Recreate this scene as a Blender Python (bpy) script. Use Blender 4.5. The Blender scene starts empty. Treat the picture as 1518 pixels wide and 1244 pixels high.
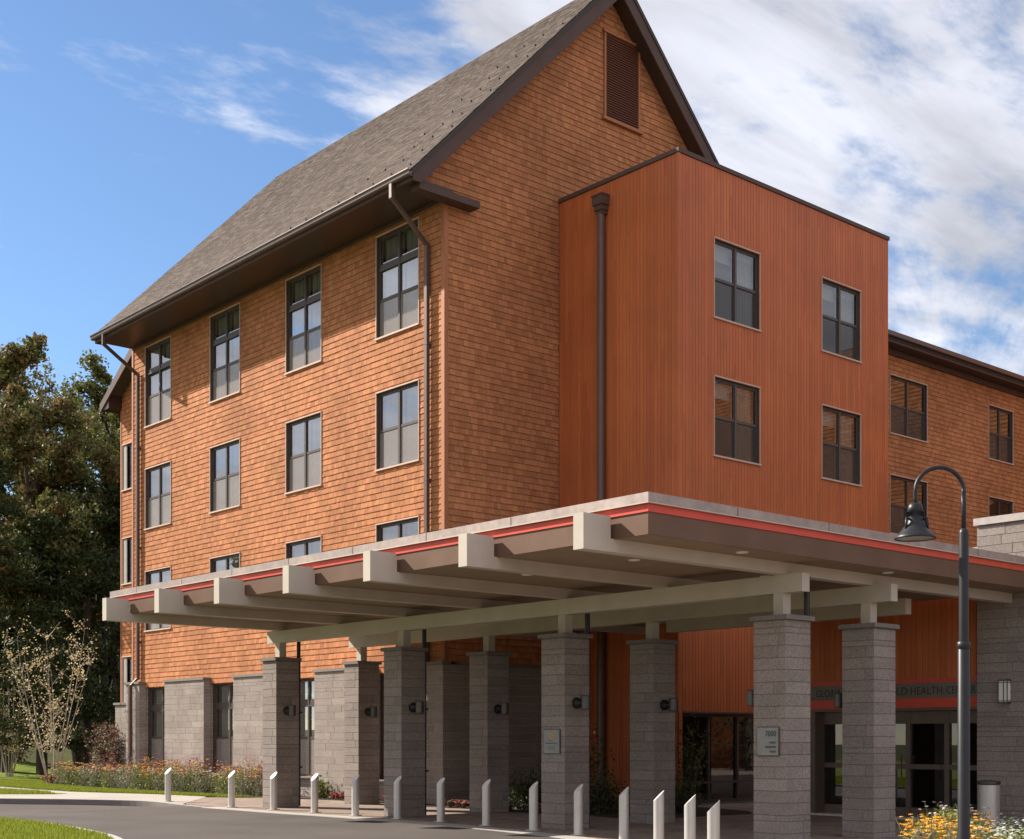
import bpy, math, random
import numpy as np
from mathutils import Vector

rng = random.Random(11)
nrg = np.random.default_rng(5)
S = bpy.context.scene
COL = S.collection
R = math.radians

# ------------------------------------------------------------------ materials
def nodes_of(m):
    m.use_nodes = True
    nt = m.node_tree
    for n in list(nt.nodes):
        nt.nodes.remove(n)
    return nt, nt.nodes, nt.links

def M(name, col, rough=.6, metal=0., spec=.4, island=0., hue=0., nz=0., nscale=6., stretch=(1, 1, 1),
      nz2=0., nscale2=1., bump=0., bscale=40., bstretch=(1, 1, 1), transl=0., detail=4.):
    m = bpy.data.materials.new(name)
    nt, N, L = nodes_of(m)
    out = N.new('ShaderNodeOutputMaterial')
    p = N.new('ShaderNodeBsdfPrincipled')
    p.inputs['Roughness'].default_value = rough
    p.inputs['Metallic'].default_value = metal
    p.inputs['Specular IOR Level'].default_value = spec
    tc = N.new('ShaderNodeTexCoord')
    def noise(sc, st, det=detail):
        mp = N.new('ShaderNodeMapping'); mp.inputs['Scale'].default_value = st
        L.new(tc.outputs['Object'], mp.inputs['Vector'])
        t = N.new('ShaderNodeTexNoise'); t.inputs['Scale'].default_value = sc; t.inputs['Detail'].default_value = det
        L.new(mp.outputs['Vector'], t.inputs['Vector'])
        return t.outputs['Fac']
    def spread(sock, amp, lo=0., hi=1.):
        mr = N.new('ShaderNodeMapRange'); mr.inputs['From Min'].default_value = lo; mr.inputs['From Max'].default_value = hi
        mr.inputs['To Min'].default_value = 1 - amp; mr.inputs['To Max'].default_value = 1 + amp
        L.new(sock, mr.inputs['Value']); return mr.outputs['Result']
    val = None
    def mul(a, b):
        if a is None: return b
        x = N.new('ShaderNodeMath'); x.operation = 'MULTIPLY'; L.new(a, x.inputs[0]); L.new(b, x.inputs[1]); return x.outputs[0]
    isl = None
    if island or hue:
        g = N.new('ShaderNodeNewGeometry'); isl = g.outputs['Random Per Island']
        val = mul(val, spread(isl, island))
    if nz: val = mul(val, spread(noise(nscale, stretch), nz, .25, .75))
    if nz2: val = mul(val, spread(noise(nscale2, (1, 1, 1)), nz2, .3, .7))
    if val is not None:
        h = N.new('ShaderNodeHueSaturation'); h.inputs['Color'].default_value = (*col, 1)
        L.new(val, h.inputs['Value'])
        if hue:
            a = N.new('ShaderNodeMath'); a.operation = 'MULTIPLY'; L.new(isl, a.inputs[0]); a.inputs[1].default_value = 7.31
            b = N.new('ShaderNodeMath'); b.operation = 'FRACT'; L.new(a.outputs[0], b.inputs[0])
            c = N.new('ShaderNodeMapRange'); L.new(b.outputs[0], c.inputs['Value'])
            c.inputs['To Min'].default_value = .5 - hue; c.inputs['To Max'].default_value = .5 + hue
            L.new(c.outputs['Result'], h.inputs['Hue'])
        L.new(h.outputs['Color'], p.inputs['Base Color']); csock = h.outputs['Color']
    else:
        p.inputs['Base Color'].default_value = (*col, 1); csock = None
    if bump:
        b = N.new('ShaderNodeBump'); b.inputs['Strength'].default_value = bump; b.inputs['Distance'].default_value = .02
        L.new(noise(bscale, bstretch, 3.), b.inputs['Height']); L.new(b.outputs['Normal'], p.inputs['Normal'])
    sh = p.outputs[0]
    if transl:
        t = N.new('ShaderNodeBsdfTranslucent')
        if csock: L.new(csock, t.inputs['Color'])
        else: t.inputs['Color'].default_value = (*col, 1)
        mx = N.new('ShaderNodeMixShader'); mx.inputs[0].default_value = transl
        L.new(sh, mx.inputs[1]); L.new(t.outputs[0], mx.inputs[2]); sh = mx.outputs[0]
    L.new(sh, out.inputs['Surface'])
    return m

def glass_mat(name, base=.22, tint=(.8, .85, .85)):
    m = bpy.data.materials.new(name); nt, N, L = nodes_of(m)
    out = N.new('ShaderNodeOutputMaterial')
    g = N.new('ShaderNodeBsdfGlossy'); g.inputs['Roughness'].default_value = .0; g.inputs['Color'].default_value = (.92, .93, .95, 1)
    t = N.new('ShaderNodeBsdfTransparent'); t.inputs['Color'].default_value = (*tint, 1)
    f = N.new('ShaderNodeFresnel'); f.inputs['IOR'].default_value = 1.5
    a = N.new('ShaderNodeMath'); a.operation = 'ADD'; a.use_clamp = True; a.inputs[1].default_value = base
    L.new(f.outputs[0], a.inputs[0])
    mx = N.new('ShaderNodeMixShader'); L.new(a.outputs[0], mx.inputs[0]); L.new(t.outputs[0], mx.inputs[1]); L.new(g.outputs[0], mx.inputs[2])
    L.new(mx.outputs[0], out.inputs['Surface']); return m

def screen_mat(name, col=(.46, .40, .36)):
    m = bpy.data.materials.new(name); nt, N, L = nodes_of(m)
    out = N.new('ShaderNodeOutputMaterial')
    d = N.new('ShaderNodeBsdfDiffuse'); d.inputs['Color'].default_value = (*col, 1)
    t = N.new('ShaderNodeBsdfTransparent')
    mx = N.new('ShaderNodeMixShader'); mx.inputs[0].default_value = .42
    L.new(t.outputs[0], mx.inputs[1]); L.new(d.outputs[0], mx.inputs[2]); L.new(mx.outputs[0], out.inputs['Surface']); return m

def paver_mat(name, c1, c2, mortar, sx, sy, bw=.22, rh=.11, ms=.006):
    m = bpy.data.materials.new(name); nt, N, L = nodes_of(m)
    out = N.new('ShaderNodeOutputMaterial'); p = N.new('ShaderNodeBsdfPrincipled'); p.inputs['Roughness'].default_value = .85
    p.inputs['Specular IOR Level'].default_value = .25
    tc = N.new('ShaderNodeTexCoord'); b = N.new('ShaderNodeTexBrick')
    b.inputs['Color1'].default_value = (*c1, 1); b.inputs['Color2'].default_value = (*c2, 1); b.inputs['Mortar'].default_value = (*mortar, 1)
    b.inputs['Scale'].default_value = 1; b.inputs['Brick Width'].default_value = bw; b.inputs['Row Height'].default_value = rh; b.inputs['Mortar Size'].default_value = ms
    L.new(tc.outputs['Object'], b.inputs['Vector'])
    n = N.new('ShaderNodeTexNoise'); n.inputs['Scale'].default_value = 1.7; n.inputs['Detail'].default_value = 6
    L.new(tc.outputs['Object'], n.inputs['Vector'])
    mr = N.new('ShaderNodeMapRange'); mr.inputs['From Min'].default_value = .3; mr.inputs['From Max'].default_value = .7
    mr.inputs['To Min'].default_value = .78; mr.inputs['To Max'].default_value = 1.2; L.new(n.outputs['Fac'], mr.inputs['Value'])
    h = N.new('ShaderNodeHueSaturation'); L.new(b.outputs['Color'], h.inputs['Color']); L.new(mr.outputs['Result'], h.inputs['Value'])
    L.new(h.outputs['Color'], p.inputs['Base Color'])
    bm = N.new('ShaderNodeBump'); bm.inputs['Strength'].default_value = .5; bm.inputs['Distance'].default_value = .006; bm.invert = True
    L.new(b.outputs['Fac'], bm.inputs['Height']); L.new(bm.outputs['Normal'], p.inputs['Normal'])
    L.new(p.outputs[0], out.inputs['Surface']); return m

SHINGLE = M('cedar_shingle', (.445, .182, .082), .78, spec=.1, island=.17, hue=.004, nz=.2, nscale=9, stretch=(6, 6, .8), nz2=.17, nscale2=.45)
SHINGLE_END_SHADE = M('cedar_butt_shade', (.25, .087, .036), .9, spec=.1)  # butt end grain, darkened to draw the shadow line under each course
SHEATH = M('wall_sheathing', (.16, .055, .022), .9, spec=.1)
BOARD = M('stained_board', (.48, .126, .042), .5, spec=.3, island=.10, hue=.003, nz=.14, nscale=5, stretch=(9, 9, .35), nz2=.10, nscale2=.5)
BOARD_GAP = M('board_groove', (.34, .088, .031), .9, spec=.1)
CASING = M('casing_paint', (.56, .39, .31), .6, nz=.1, nscale=5)
POST_LIT = M('sunlit_grey_post', (.34, .31, .29), .5, nz=.1, nscale=5)  # lighter grey puts the sunlit look of the left jamb into the colour
TRIM_WOOD = M('cedar_trim', (.40, .15, .065), .65, nz=.12, nscale=6, stretch=(4, 4, .6))
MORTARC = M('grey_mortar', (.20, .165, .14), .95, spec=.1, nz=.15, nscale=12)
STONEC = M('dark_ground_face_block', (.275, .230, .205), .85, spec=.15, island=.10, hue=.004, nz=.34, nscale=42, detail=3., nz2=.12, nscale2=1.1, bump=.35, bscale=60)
BROWN = M('brown_painted_trim', (.100, .062, .052), .6, spec=.2, nz=.10, nscale=2.5)
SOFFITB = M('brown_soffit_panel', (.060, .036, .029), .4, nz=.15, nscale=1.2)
GUTTER = M('brown_aluminium', (.13, .092, .080), .38, metal=.3, nz=.10, nscale=3)
LEADER = M('downspout_metal', (.13, .082, .068), .4, metal=.3, nz=.10, nscale=3)
FRAME = M('window_frame_paint', (.080, .060, .052), .4, nz=.1, nscale=5)
GLASS = glass_mat('window_glass', .34)
GLASSD = glass_mat('storefront_glass', .07, (.55, .58, .58))
SCREEN = screen_mat('insect_mesh')
GLASSB = glass_mat('bay_glass', .12, (.62, .64, .64))
SCREEND = screen_mat('dark_insect_mesh', (.11, .098, .09))
CURTAIN = M('curtain_cloth', (.62, .60, .56), .9, spec=.1, nz=.12, nscale=5, stretch=(5, 5, .3))
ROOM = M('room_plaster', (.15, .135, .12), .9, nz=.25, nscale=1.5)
SHADE = M('roller_shade', (.70, .69, .66), .8, nz=.05, nscale=3)
STONE = M('ground_face_block', (.295, .248, .218), .85, spec=.15, island=.09, hue=.004, nz=.34, nscale=34, detail=3., nz2=.13, nscale2=1.1, bump=.25, bscale=90)
MORTAR = M('mortar', (.50, .44, .385), .95, spec=.1, nz=.15, nscale=12)
CAPST = M('cast_stone_cap', (.185, .160, .145), .8, nz=.18, nscale=14)
CAPLT = M('pale_stone_coping', (.45, .39, .36), .8, nz=.12, nscale=8)
ROOFM = M('asphalt_shingle', (.158, .123, .104), .9, spec=.1, island=.20, hue=.006, nz=.25, nscale=25, nz2=.08, nscale2=.5)
ROOFU = M('roof_underlay', (.07, .06, .055), .9)
STEEL = M('dark_bracket', (.035, .03, .03), .5, metal=.4)
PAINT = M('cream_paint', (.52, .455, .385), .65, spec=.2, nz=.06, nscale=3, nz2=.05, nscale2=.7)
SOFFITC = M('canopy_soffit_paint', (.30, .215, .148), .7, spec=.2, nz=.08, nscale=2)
FASCIA = M('bronze_fascia', (.150, .082, .054), .5, spec=.25, metal=.1, nz=.12, nscale=2)
REDM = M('red_metal_band', (.62, .066, .032), .42, spec=.5, nz=.08, nscale=3)
COPING = M('copper_coping', (.37, .295, .265), .48, metal=.4, nz=.16, nscale=2.2, nz2=.12, nscale2=9)
DRAIN = M('black_pipe', (.018, .015, .014), .4)
LENS = M('frosted_lens', (.80, .78, .74), .4)
CHROME = M('fixture_metal', (.10, .088, .082), .35, metal=.7, nz=.1, nscale=6)
BOLL = M('brushed_aluminium', (.60, .56, .52), .40, metal=.5, nz=.08, nscale=9, stretch=(3, 3, .5))
LAMP = M('lamp_post_paint', (.019, .018, .021), .42, spec=.35, nz=.15, nscale=8)
PLAQ = M('slate_plaque', (.245, .245, .225), .45, nz=.12, nscale=10)
PLAQR = M('plaque_rim', (.10, .085, .075), .5, nz=.1, nscale=10)
INK = M('dark_lettering', (.045, .040, .035), .5, nz=.1, nscale=20)
INKO = M('orange_enamel', (.70, .30, .05), .5, nz=.1, nscale=20)
SIGNB = M('sign_band_metal', (.17, .145, .125), .5, nz=.12, nscale=4)
DOORF = M('door_bronze', (.14, .098, .078), .4, metal=.3, nz=.12, nscale=4)
THRESH = M('pale_threshold', (.58, .53, .47), .7, nz=.1, nscale=5)
ASPH = M('asphalt', (.098, .082, .073), .9, spec=.25, nz=.24, nscale=60, nz2=.17, nscale2=.45, bump=.3, bscale=150, detail=6)
CONC = M('concrete', (.40, .36, .32), .85, nz=.10, nscale=7, nz2=.10, nscale2=.6, bump=.1, bscale=60)
GRANITE = M('granite_kerb', (.16, .14, .13), .85, nz=.25, nscale=35, nz2=.10, nscale2=2)
CURBLT = M('pale_kerb', (.42, .385, .345), .85, nz=.12, nscale=12)
PAVER = paver_mat('paver', (.34, .255, .205), (.27, .205, .168), (.16, .135, .115), 1, 1)
MULCH = M('bark_mulch', (.045, .028, .020), .95, nz=.5, nscale=30, bump=.8, bscale=30)
GRASS = M('lawn_grass', (.150, .190, .025), .9, spec=.1, nz=.35, nscale=14, nz2=.30, nscale2=.9, bump=.5, bscale=60)
HILLM = M('meadow_grass', (.060, .062, .018), .95, spec=.1, nz=.4, nscale=9, nz2=.35, nscale2=.25, bump=.5, bscale=30)
BLADE = M('grass_blade', (.25, .285, .035), .7, spec=.2, island=.35, hue=.018, transl=.35)
BARK = M('tree_bark', (.060, .045, .035), .9, nz=.35, nscale=8, stretch=(3, 3, .5), bump=.6, bscale=15)
PBARK = M('pale_bark', (.42, .36, .30), .8, nz=.3, nscale=14, stretch=(1, 1, 3))
OAK1 = M('oak_leaf_olive', (.148, .152, .045), .6, spec=.25, island=.5, hue=.03, transl=.3)
OAK2 = M('oak_leaf_russet', (.225, .155, .062), .6, spec=.25, island=.4, hue=.02, transl=.3)
PINE = M('pine_needle', (.048, .064, .020), .7, spec=.2, island=.45, hue=.02, transl=.15)
WOOD = M('woodland_leaf', (.036, .044, .015), .8, spec=.15, island=.5, hue=.03, transl=.1)
BIRL = M('birch_leaf', (.60, .47, .25), .6, island=.35, hue=.025, transl=.35)
SHRG = M('shrub_leaf', (.052, .070, .020), .6, spec=.3, island=.45, hue=.03, transl=.2)
SHRL = M('perennial_leaf', (.200, .225, .062), .6, spec=.3, island=.4, hue=.03, transl=.3)
GREYG = M('grey_green_leaf', (.29, .27, .19), .7, island=.35, hue=.02, transl=.2)
REDL = M('russet_leaf', (.17, .038, .024), .6, island=.45, hue=.02, transl=.25)
TWIG = M('twig_bark', (.12, .075, .050), .85, nz=.3, nscale=12)
FORA = M('orange_petal', (.86, .36, .05), .6, island=.25, hue=.02, transl=.25)
FYEL = M('yellow_petal', (.85, .45, .030), .6, island=.2, hue=.015, transl=.25)
FWHI = M('white_petal', (.82, .79, .74), .6, island=.12, transl=.25)
FRED = M('red_petal', (.52, .045, .040), .6, island=.3, hue=.02, transl=.25)
FPINK = M('pink_petal', (.62, .28, .25), .6, island=.25, transl=.25)
SEED = M('flower_eye', (.06, .028, .015), .9)

# ------------------------------------------------------------------ mesh builder
def facing(kind, X0, Y0):
    if kind == 'W': return lambda p: (X0 + p[1], Y0 - p[0], p[2])      # outward -X
    if kind == 'S': return lambda p: (X0 + p[0], Y0 + p[1], p[2])      # outward -Y
    if kind == 'E': return lambda p: (X0 - p[1], Y0 + p[0], p[2])
    return lambda p: (X0 - p[0], Y0 - p[1], p[2])

WORLD = {}
class MB:
    def __init__(s, T=None): s.v = []; s.f = []; s.m = []; s.T = T
    def add(s, pts):
        i = len(s.v)
        s.v.extend([s.T(p) for p in pts] if s.T else [tuple(p) for p in pts]); return i
    def face(s, pts, m=0):
        i = s.add(pts); s.f.append(tuple(range(i, i + len(pts)))); s.m.append(m)
    def box(s, x0, x1, y0, y1, z0, z1, m=0):
        i = s.add([(x0, y0, z0), (x1, y0, z0), (x1, y1, z0), (x0, y1, z0), (x0, y0, z1), (x1, y0, z1), (x1, y1, z1), (x0, y1, z1)])
        for q in ((0, 3, 2, 1), (4, 5, 6, 7), (0, 1, 5, 4), (1, 2, 6, 5), (2, 3, 7, 6), (3, 0, 4, 7)):
            s.f.append(tuple(i + k for k in q)); s.m.append(m)
    def prism(s, poly, fn, a, b, m=0):
        """poly of 2-D points, fn(p2, t) -> 3-D, extruded from t=a to t=b"""
        n = len(poly); i = s.add([fn(p, a) for p in poly] + [fn(p, b) for p in poly])
        s.f.append(tuple(i + k for k in range(n))[::-1]); s.m.append(m)
        s.f.append(tuple(i + n + k for k in range(n))); s.m.append(m)
        for k in range(n):
            s.f.append((i + k, i + (k + 1) % n, i + n + (k + 1) % n, i + n + k)); s.m.append(m)
    def slab(s, poly, z0, z1, m=0): s.prism(poly, lambda p, t: (p[0], p[1], t), z0, z1, m)
    def tube(s, path, rads, n=8, m=0, caps=True):
        path = [Vector(p) for p in path]
        if not isinstance(rads, (list, tuple)): rads = [rads] * len(path)
        rings = []
        for k, p in enumerate(path):
            d = (path[min(k + 1, len(path) - 1)] - path[max(k - 1, 0)]).normalized()
            a = d.cross(Vector((0, 0, 1)));
            if a.length < .05: a = d.cross(Vector((0, 1, 0)))
            a.normalize(); b = d.cross(a)
            rings.append(s.add([tuple(p + rads[k] * (math.cos(t) * a + math.sin(t) * b)) for t in (2 * math.pi * q / n for q in range(n))]))
        for k in range(len(rings) - 1):
            for q in range(n):
                s.f.append((rings[k] + q, rings[k] + (q + 1) % n, rings[k + 1] + (q + 1) % n, rings[k + 1] + q)); s.m.append(m)
        if caps:
            s.f.append(tuple(rings[0] + q for q in range(n))[::-1]); s.m.append(m)
            s.f.append(tuple(rings[-1] + q for q in range(n))); s.m.append(m)
    def lathe(s, prof, cx=0, cy=0, n=24, m=0):
        rings = [s.add([(cx + r * math.cos(2 * math.pi * q / n), cy + r * math.sin(2 * math.pi * q / n), z) for q in range(n)]) for r, z in prof]
        for k in range(len(rings) - 1):
            for q in range(n):
                s.f.append((rings[k] + q, rings[k] + (q + 1) % n, rings[k + 1] + (q + 1) % n, rings[k + 1] + q)); s.m.append(m)
    def mesh(s, name, mats, smooth=False):
        me = bpy.data.meshes.new(name); me.from_pydata(s.v, [], s.f)
        for mm in (mats if isinstance(mats, (list, tuple)) else [mats]): me.materials.append(mm)
        me.polygons.foreach_set('material_index', s.m)
        if smooth: me.polygons.foreach_set('use_smooth', [True] * len(s.f))
        me.update(); return me
    def build(s, name, mats, parent=None, smooth=False, loc=None, local=False):
        return link(name, s.mesh(name, mats, smooth), parent, loc, local)

def link(name, me, parent=None, loc=None, local=False, rotz=0.):
    o = bpy.data.objects.new(name, me); COL.objects.link(o)
    loc = Vector(loc) if loc is not None else Vector((0, 0, 0))
    if parent is not None:
        o.parent = parent
        if local: o.location = loc
        else: o.location = loc - WORLD.get(parent.name, Vector((0, 0, 0)))
        WORLD[o.name] = loc if not local else WORLD.get(parent.name, Vector((0, 0, 0)))
    else:
        o.location = loc; WORLD[o.name] = loc
    o.rotation_euler = (0, 0, rotz)
    return o

def tag(o, label=None, cat=None, group=None, kind=None):
    if label: o['label'] = label
    if cat: o['category'] = cat
    if group: o['group'] = group
    if kind: o['kind'] = kind
    return o

def thing(name, label, cat, loc=(0, 0, 0), group=None):
    o = bpy.data.objects.new(name, None); COL.objects.link(o); o.location = loc; o.empty_display_size = .3
    WORLD[o.name] = Vector(loc); return tag(o, label, cat, group)

def struct(name, mb, mats, smooth=False):
    return tag(mb.build(name, mats, smooth=smooth), kind='structure')

# ------------------------------------------------------------------ wall claddings (wall-local: x right, y inward, z up)
def cells(x0, x1, z0, z1, ops):
    xs = sorted({x0, x1, *[min(max(v, x0), x1) for o in ops for v in o[:2]]})
    zs = sorted({z0, z1, *[min(max(v, z0), z1) for o in ops for v in o[2:]]})
    for a, b in zip(xs, xs[1:]):
        for c, d in zip(zs, zs[1:]):
            xm, zm = (a + b) / 2, (c + d) / 2
            if not any(o[0] < xm < o[1] and o[2] < zm < o[3] for o in ops): yield a, b, c, d

def base_wall(mb, x0, x1, z0, z1, ops, y=0., m=0):
    for a, b, c, d in cells(x0, x1, z0, z1, ops): mb.face([(a, y, c), (b, y, c), (b, y, d), (a, y, d)], m)

def free(xa, xb, za, zb, ops):
    zm = (za + zb) / 2; iv = [(xa, xb)]
    for o in ops:
        if o[2] < zm < o[3]:
            nw = []
            for a, b in iv:
                if o[1] <= a or o[0] >= b: nw.append((a, b)); continue
                if o[0] > a: nw.append((a, o[0]))
                if o[1] < b: nw.append((o[1], b))
            iv = nw
    return iv

def shingles(mb, x0, x1, z0, z1, ops=(), e=.168, lim=None, proud=.013, wmin=.10, wmax=.24, m=0, mend=1, y0=0.):
    k = 0; z = z0
    while z < z1 - .01:
        zt = min(z + e, z1); xs = [x0]
        while xs[-1] < x1: xs.append(xs[-1] + rng.uniform(wmin, wmax))
        la, lb = (x0, x1) if lim is None else lim((z + zt) / 2)
        cuts = sorted({z, zt, *[v for o in ops for v in o[2:] if z + .004 < v < zt - .004]})
        js = [(rng.uniform(-.005, .003), rng.uniform(-.003, .005)) for _ in xs]
        for za, zb in zip(cuts, cuts[1:]):
            for a, b in free(max(x0, la), min(x1, lb), za, zb, ops):
                for q in range(len(xs) - 1):
                    xa, xb = max(xs[q], a) + .002, min(xs[q + 1], b) - .002
                    if xb - xa < .012: continue
                    dz, dp = js[q]
                    zz = za + (dz if za == z else 0)
                    t0 = (zz - z) / e; t1 = (zb - z) / e
                    pb = y0 - (proud + dp) * (1 - t0) - .003; pt = y0 - (proud + dp) * (1 - t1) - .003
                    lip = zz + .010
                    pl = y0 - (proud + dp) * (1 - (lip - z) / e) - .003
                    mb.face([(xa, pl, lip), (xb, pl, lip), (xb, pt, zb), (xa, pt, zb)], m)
                    mb.face([(xa, pb, zz), (xb, pb, zz), (xb, pl, lip), (xa, pl, lip)], mend)  # front lip in the dark butt colour, painting the course shadow
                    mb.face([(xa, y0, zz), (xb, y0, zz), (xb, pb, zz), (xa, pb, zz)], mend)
        z = zt; k += 1

def boards(mb, x0, x1, z0, z1, ops=(), w=.125, gap=.005, d=.016, m=0):
    x = x0
    while x < x1 - .005:
        xe = min(x + w, x1); zs = [z0]
        while zs[-1] < z1: zs.append(zs[-1] + rng.uniform(2.4, 5.2))
        for za, zb in zip(zs, zs[1:]):
            zb = min(zb, z1)
            if zb - za < .02: continue
            segs = [(za, zb)]
            for o in ops:
                if o[0] < (x + xe) / 2 < o[1]:
                    nw = []
                    for a, b in segs:
                        if o[3] <= a or o[2] >= b: nw.append((a, b)); continue
                        if o[2] > a: nw.append((a, o[2]))
                        if o[3] < b: nw.append((o[3], b))
                    segs = nw
            for a, b in segs:
                g = gap / 2; c = .003
                mb.face([(x + g + c, -d, a + .001), (xe - g - c, -d, a + .001), (xe - g - c, -d, b - .001), (x + g + c, -d, b - .001)], m)
                mb.face([(x + g, -d + c * 2, a + .001), (x + g + c, -d, a + .001), (x + g + c, -d, b - .001), (x + g, -d + c * 2, b - .001)], m)
                mb.face([(xe - g - c, -d, a + .001), (xe - g, -d + c * 2, a + .001), (xe - g, -d + c * 2, b - .001), (xe - g - c, -d, b - .001)], m)
        x = xe

COURSES = {}
def course_list(key, z0, z1):
    if key not in COURSES:
        r2 = random.Random(key); zs = [z0]
        while zs[-1] < z1 - .02:
            zs.append(min(z1, zs[-1] + r2.choice((.2, .2, .2, .2, .1))))
        COURSES[key] = zs
    return COURSES[key]

def ashlar(mb, x0, x1, z0, z1, ops=(), key=1, p=.008, j=.005, m=0, y0=0., edge=True, long=(.42, .66)):
    for za, zb in zip(course_list(key, z0, z1), course_list(key, z0, z1)[1:]):
        for a, b in free(x0, x1, za, zb, ops):
            x = a
            while x < b - .01:
                L_ = rng.uniform(*long); xe = x + L_
                if b - xe < .14: xe = b
                xa, xb = x + (j if x > a or not edge else -p), xe - (j if xe < b or not edge else -p)
                c, d = za + j, zb - j
                Y = y0 - p; k = .004
                F = [(xa + k, Y, c + k), (xb - k, Y, c + k), (xb - k, Y, d - k), (xa + k, Y, d - k)]
                B = [(xa, y0, c), (xb, y0, c), (xb, y0, d), (xa, y0, d)]
                i = mb.add(F + B)
                for q in ((0, 1, 2, 3), (4, 5, 1, 0), (5, 6, 2, 1), (6, 7, 3, 2), (7, 4, 0, 3)):
                    mb.f.append(tuple(i + t for t in q)); mb.m.append(m)
                x = xe

# ------------------------------------------------------------------ windows
def win_meshes(w, h, kind, shade):
    """meshes in window-local space: x 0..w, z 0..h, y inward"""
    rails = {'pair': [(.5, .045)], 'transom': [(.37, .045), (.695, .15)], 'ground': [(.39, .045), (.755, .17)], 'plain': []}[kind]
    f = MB(); fw = .04; y0, y1 = .05, .14
    f.box(0, fw, y0, y1, 0, h); f.box(w - fw, w, y0, y1, 0, h)
    f.box(fw, w - fw, y0 + .002, y1, 0, fw); f.box(fw, w - fw, y0 + .002, y1, h - fw, h)
    cm = w / 2; f.box(cm - .04, cm + .04, y0 - .012, y1, fw, h - fw)
    for r, t in rails:
        zc = r * h
        f.box(fw, cm - .04, y0 + .006, y1, zc - t / 2, zc + t / 2); f.box(cm + .04, w - fw, y0 + .006, y1, zc - t / 2, zc + t / 2)
        if t > .1:
            f.box(fw, cm - .04, y0 - .02, y0 + .006, zc - t / 2 - .02, zc - t / 2 + .03); f.box(cm + .04, w - fw, y0 - .02, y0 + .006, zc - t / 2 - .02, zc - t / 2 + .03)
    # jamb lining
    f.box(-.012, 0, -.006, y1, 0, h); f.box(w, w + .012, -.006, y1, 0, h); f.box(-.012, w + .012, -.006, y1, h, h + .012)
    zs = [fw] + [v for r, t in rails for v in (r * h - t / 2, r * h + t / 2)] + [h - fw]
    pane, scr = MB(), MB()
    for q in range(0, len(zs), 2):
        for a, b in ((fw, cm - .04), (cm + .04, w - fw)):
            y = .100 if q == 0 and rails else .085
            pane.face([(a, y, zs[q]), (b, y, zs[q]), (b, y, zs[q + 1]), (a, y, zs[q + 1])])
            if q == 0 and rails: scr.face([(a, .070, zs[q]), (b, .070, zs[q]), (b, .070, zs[q + 1]), (a, .070, zs[q + 1])])
    # sash rails round the upper lights
    for q in range(2 if rails else 0, len(zs), 2):
        for a, b in ((fw, cm - .04), (cm + .04, w - fw)):
            for bx in ((a, a + .03, zs[q], zs[q + 1]), (b - .03, b, zs[q], zs[q + 1]), (a + .03, b - .03, zs[q], zs[q] + .03), (a + .03, b - .03, zs[q + 1] - .03, zs[q + 1])):
                f.box(bx[0], bx[1], .062, .082, bx[2], bx[3])
    sill = MB(); sill.box(-.06, w + .06, -.065, .05, -.05, -.004)
    head = MB(); head.box(-.035, w + .035, -.045, -.002, h + .014, h + .048)
    for x in (-.035, w + .012): head.box(x, x + .023, -.036, -.002, -.004, h + .014)
    cur = MB(); nseg = 44
    for a, b in (((.02, w * .47), (w * .53, w - .02)) if shade == 'curtain' else ((w * .55, w - .02),) if shade == 'half' else ()):
        pts = []
        for q in range(nseg + 1):
            t = q / nseg; pts.append((a + (b - a) * t, .26 + .04 * math.sin(t * 41) + .02 * math.sin(t * 19 + 1)))
        for q in range(nseg):
            cur.face([(pts[q][0], pts[q][1], .02), (pts[q + 1][0], pts[q + 1][1], .02), (pts[q + 1][0], pts[q + 1][1], h - .03), (pts[q][0], pts[q][1], h - .03)])
    sh = MB()
    if shade == 'half':
        sh.face([(.03, .24, h * .78), (w / 2, .24, h * .78), (w / 2, .24, h - .03), (.03, .24, h - .03)])
        sh.face([(w / 2, .24, h * .9), (w - .03, .24, h * .9), (w - .03, .24, h - .03), (w / 2, .24, h - .03)])
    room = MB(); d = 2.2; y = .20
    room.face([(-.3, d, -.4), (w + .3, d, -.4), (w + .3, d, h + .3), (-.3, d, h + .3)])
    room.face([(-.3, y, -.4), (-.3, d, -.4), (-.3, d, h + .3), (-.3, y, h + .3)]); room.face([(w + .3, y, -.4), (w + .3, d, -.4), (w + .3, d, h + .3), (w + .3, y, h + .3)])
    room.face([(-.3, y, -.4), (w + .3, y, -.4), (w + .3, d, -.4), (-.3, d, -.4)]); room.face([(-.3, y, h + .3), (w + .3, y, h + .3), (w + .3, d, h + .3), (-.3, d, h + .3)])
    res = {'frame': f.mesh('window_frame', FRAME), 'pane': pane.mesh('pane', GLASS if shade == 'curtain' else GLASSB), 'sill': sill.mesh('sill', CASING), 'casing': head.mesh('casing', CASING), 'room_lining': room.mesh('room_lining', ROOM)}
    if scr.f: res['insect_screen'] = scr.mesh('insect_screen', SCREEN if shade == 'curtain' else SCREEND)
    if cur.f: res['curtain'] = cur.mesh('curtain', CURTAIN)
    if sh.f: res['roller_shade'] = sh.mesh('roller_shade', SHADE)
    return res
WCACHE = {}
ROT = {'S': 0., 'W': -math.pi / 2, 'E': math.pi / 2}
def window(parent, fc, loc, w, h, kind, shade='curtain'):
    key = (round(w, 3), round(h, 3), kind, shade)
    if key not in WCACHE: WCACHE[key] = win_meshes(w, h, kind, shade)
    d = WCACHE[key]
    o = link('window', d['frame'], parent, loc, rotz=ROT[fc])
    for k, me in d.items():
        if k != 'frame': link(k, me, o, (0, 0, 0), local=True)
    return o

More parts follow.
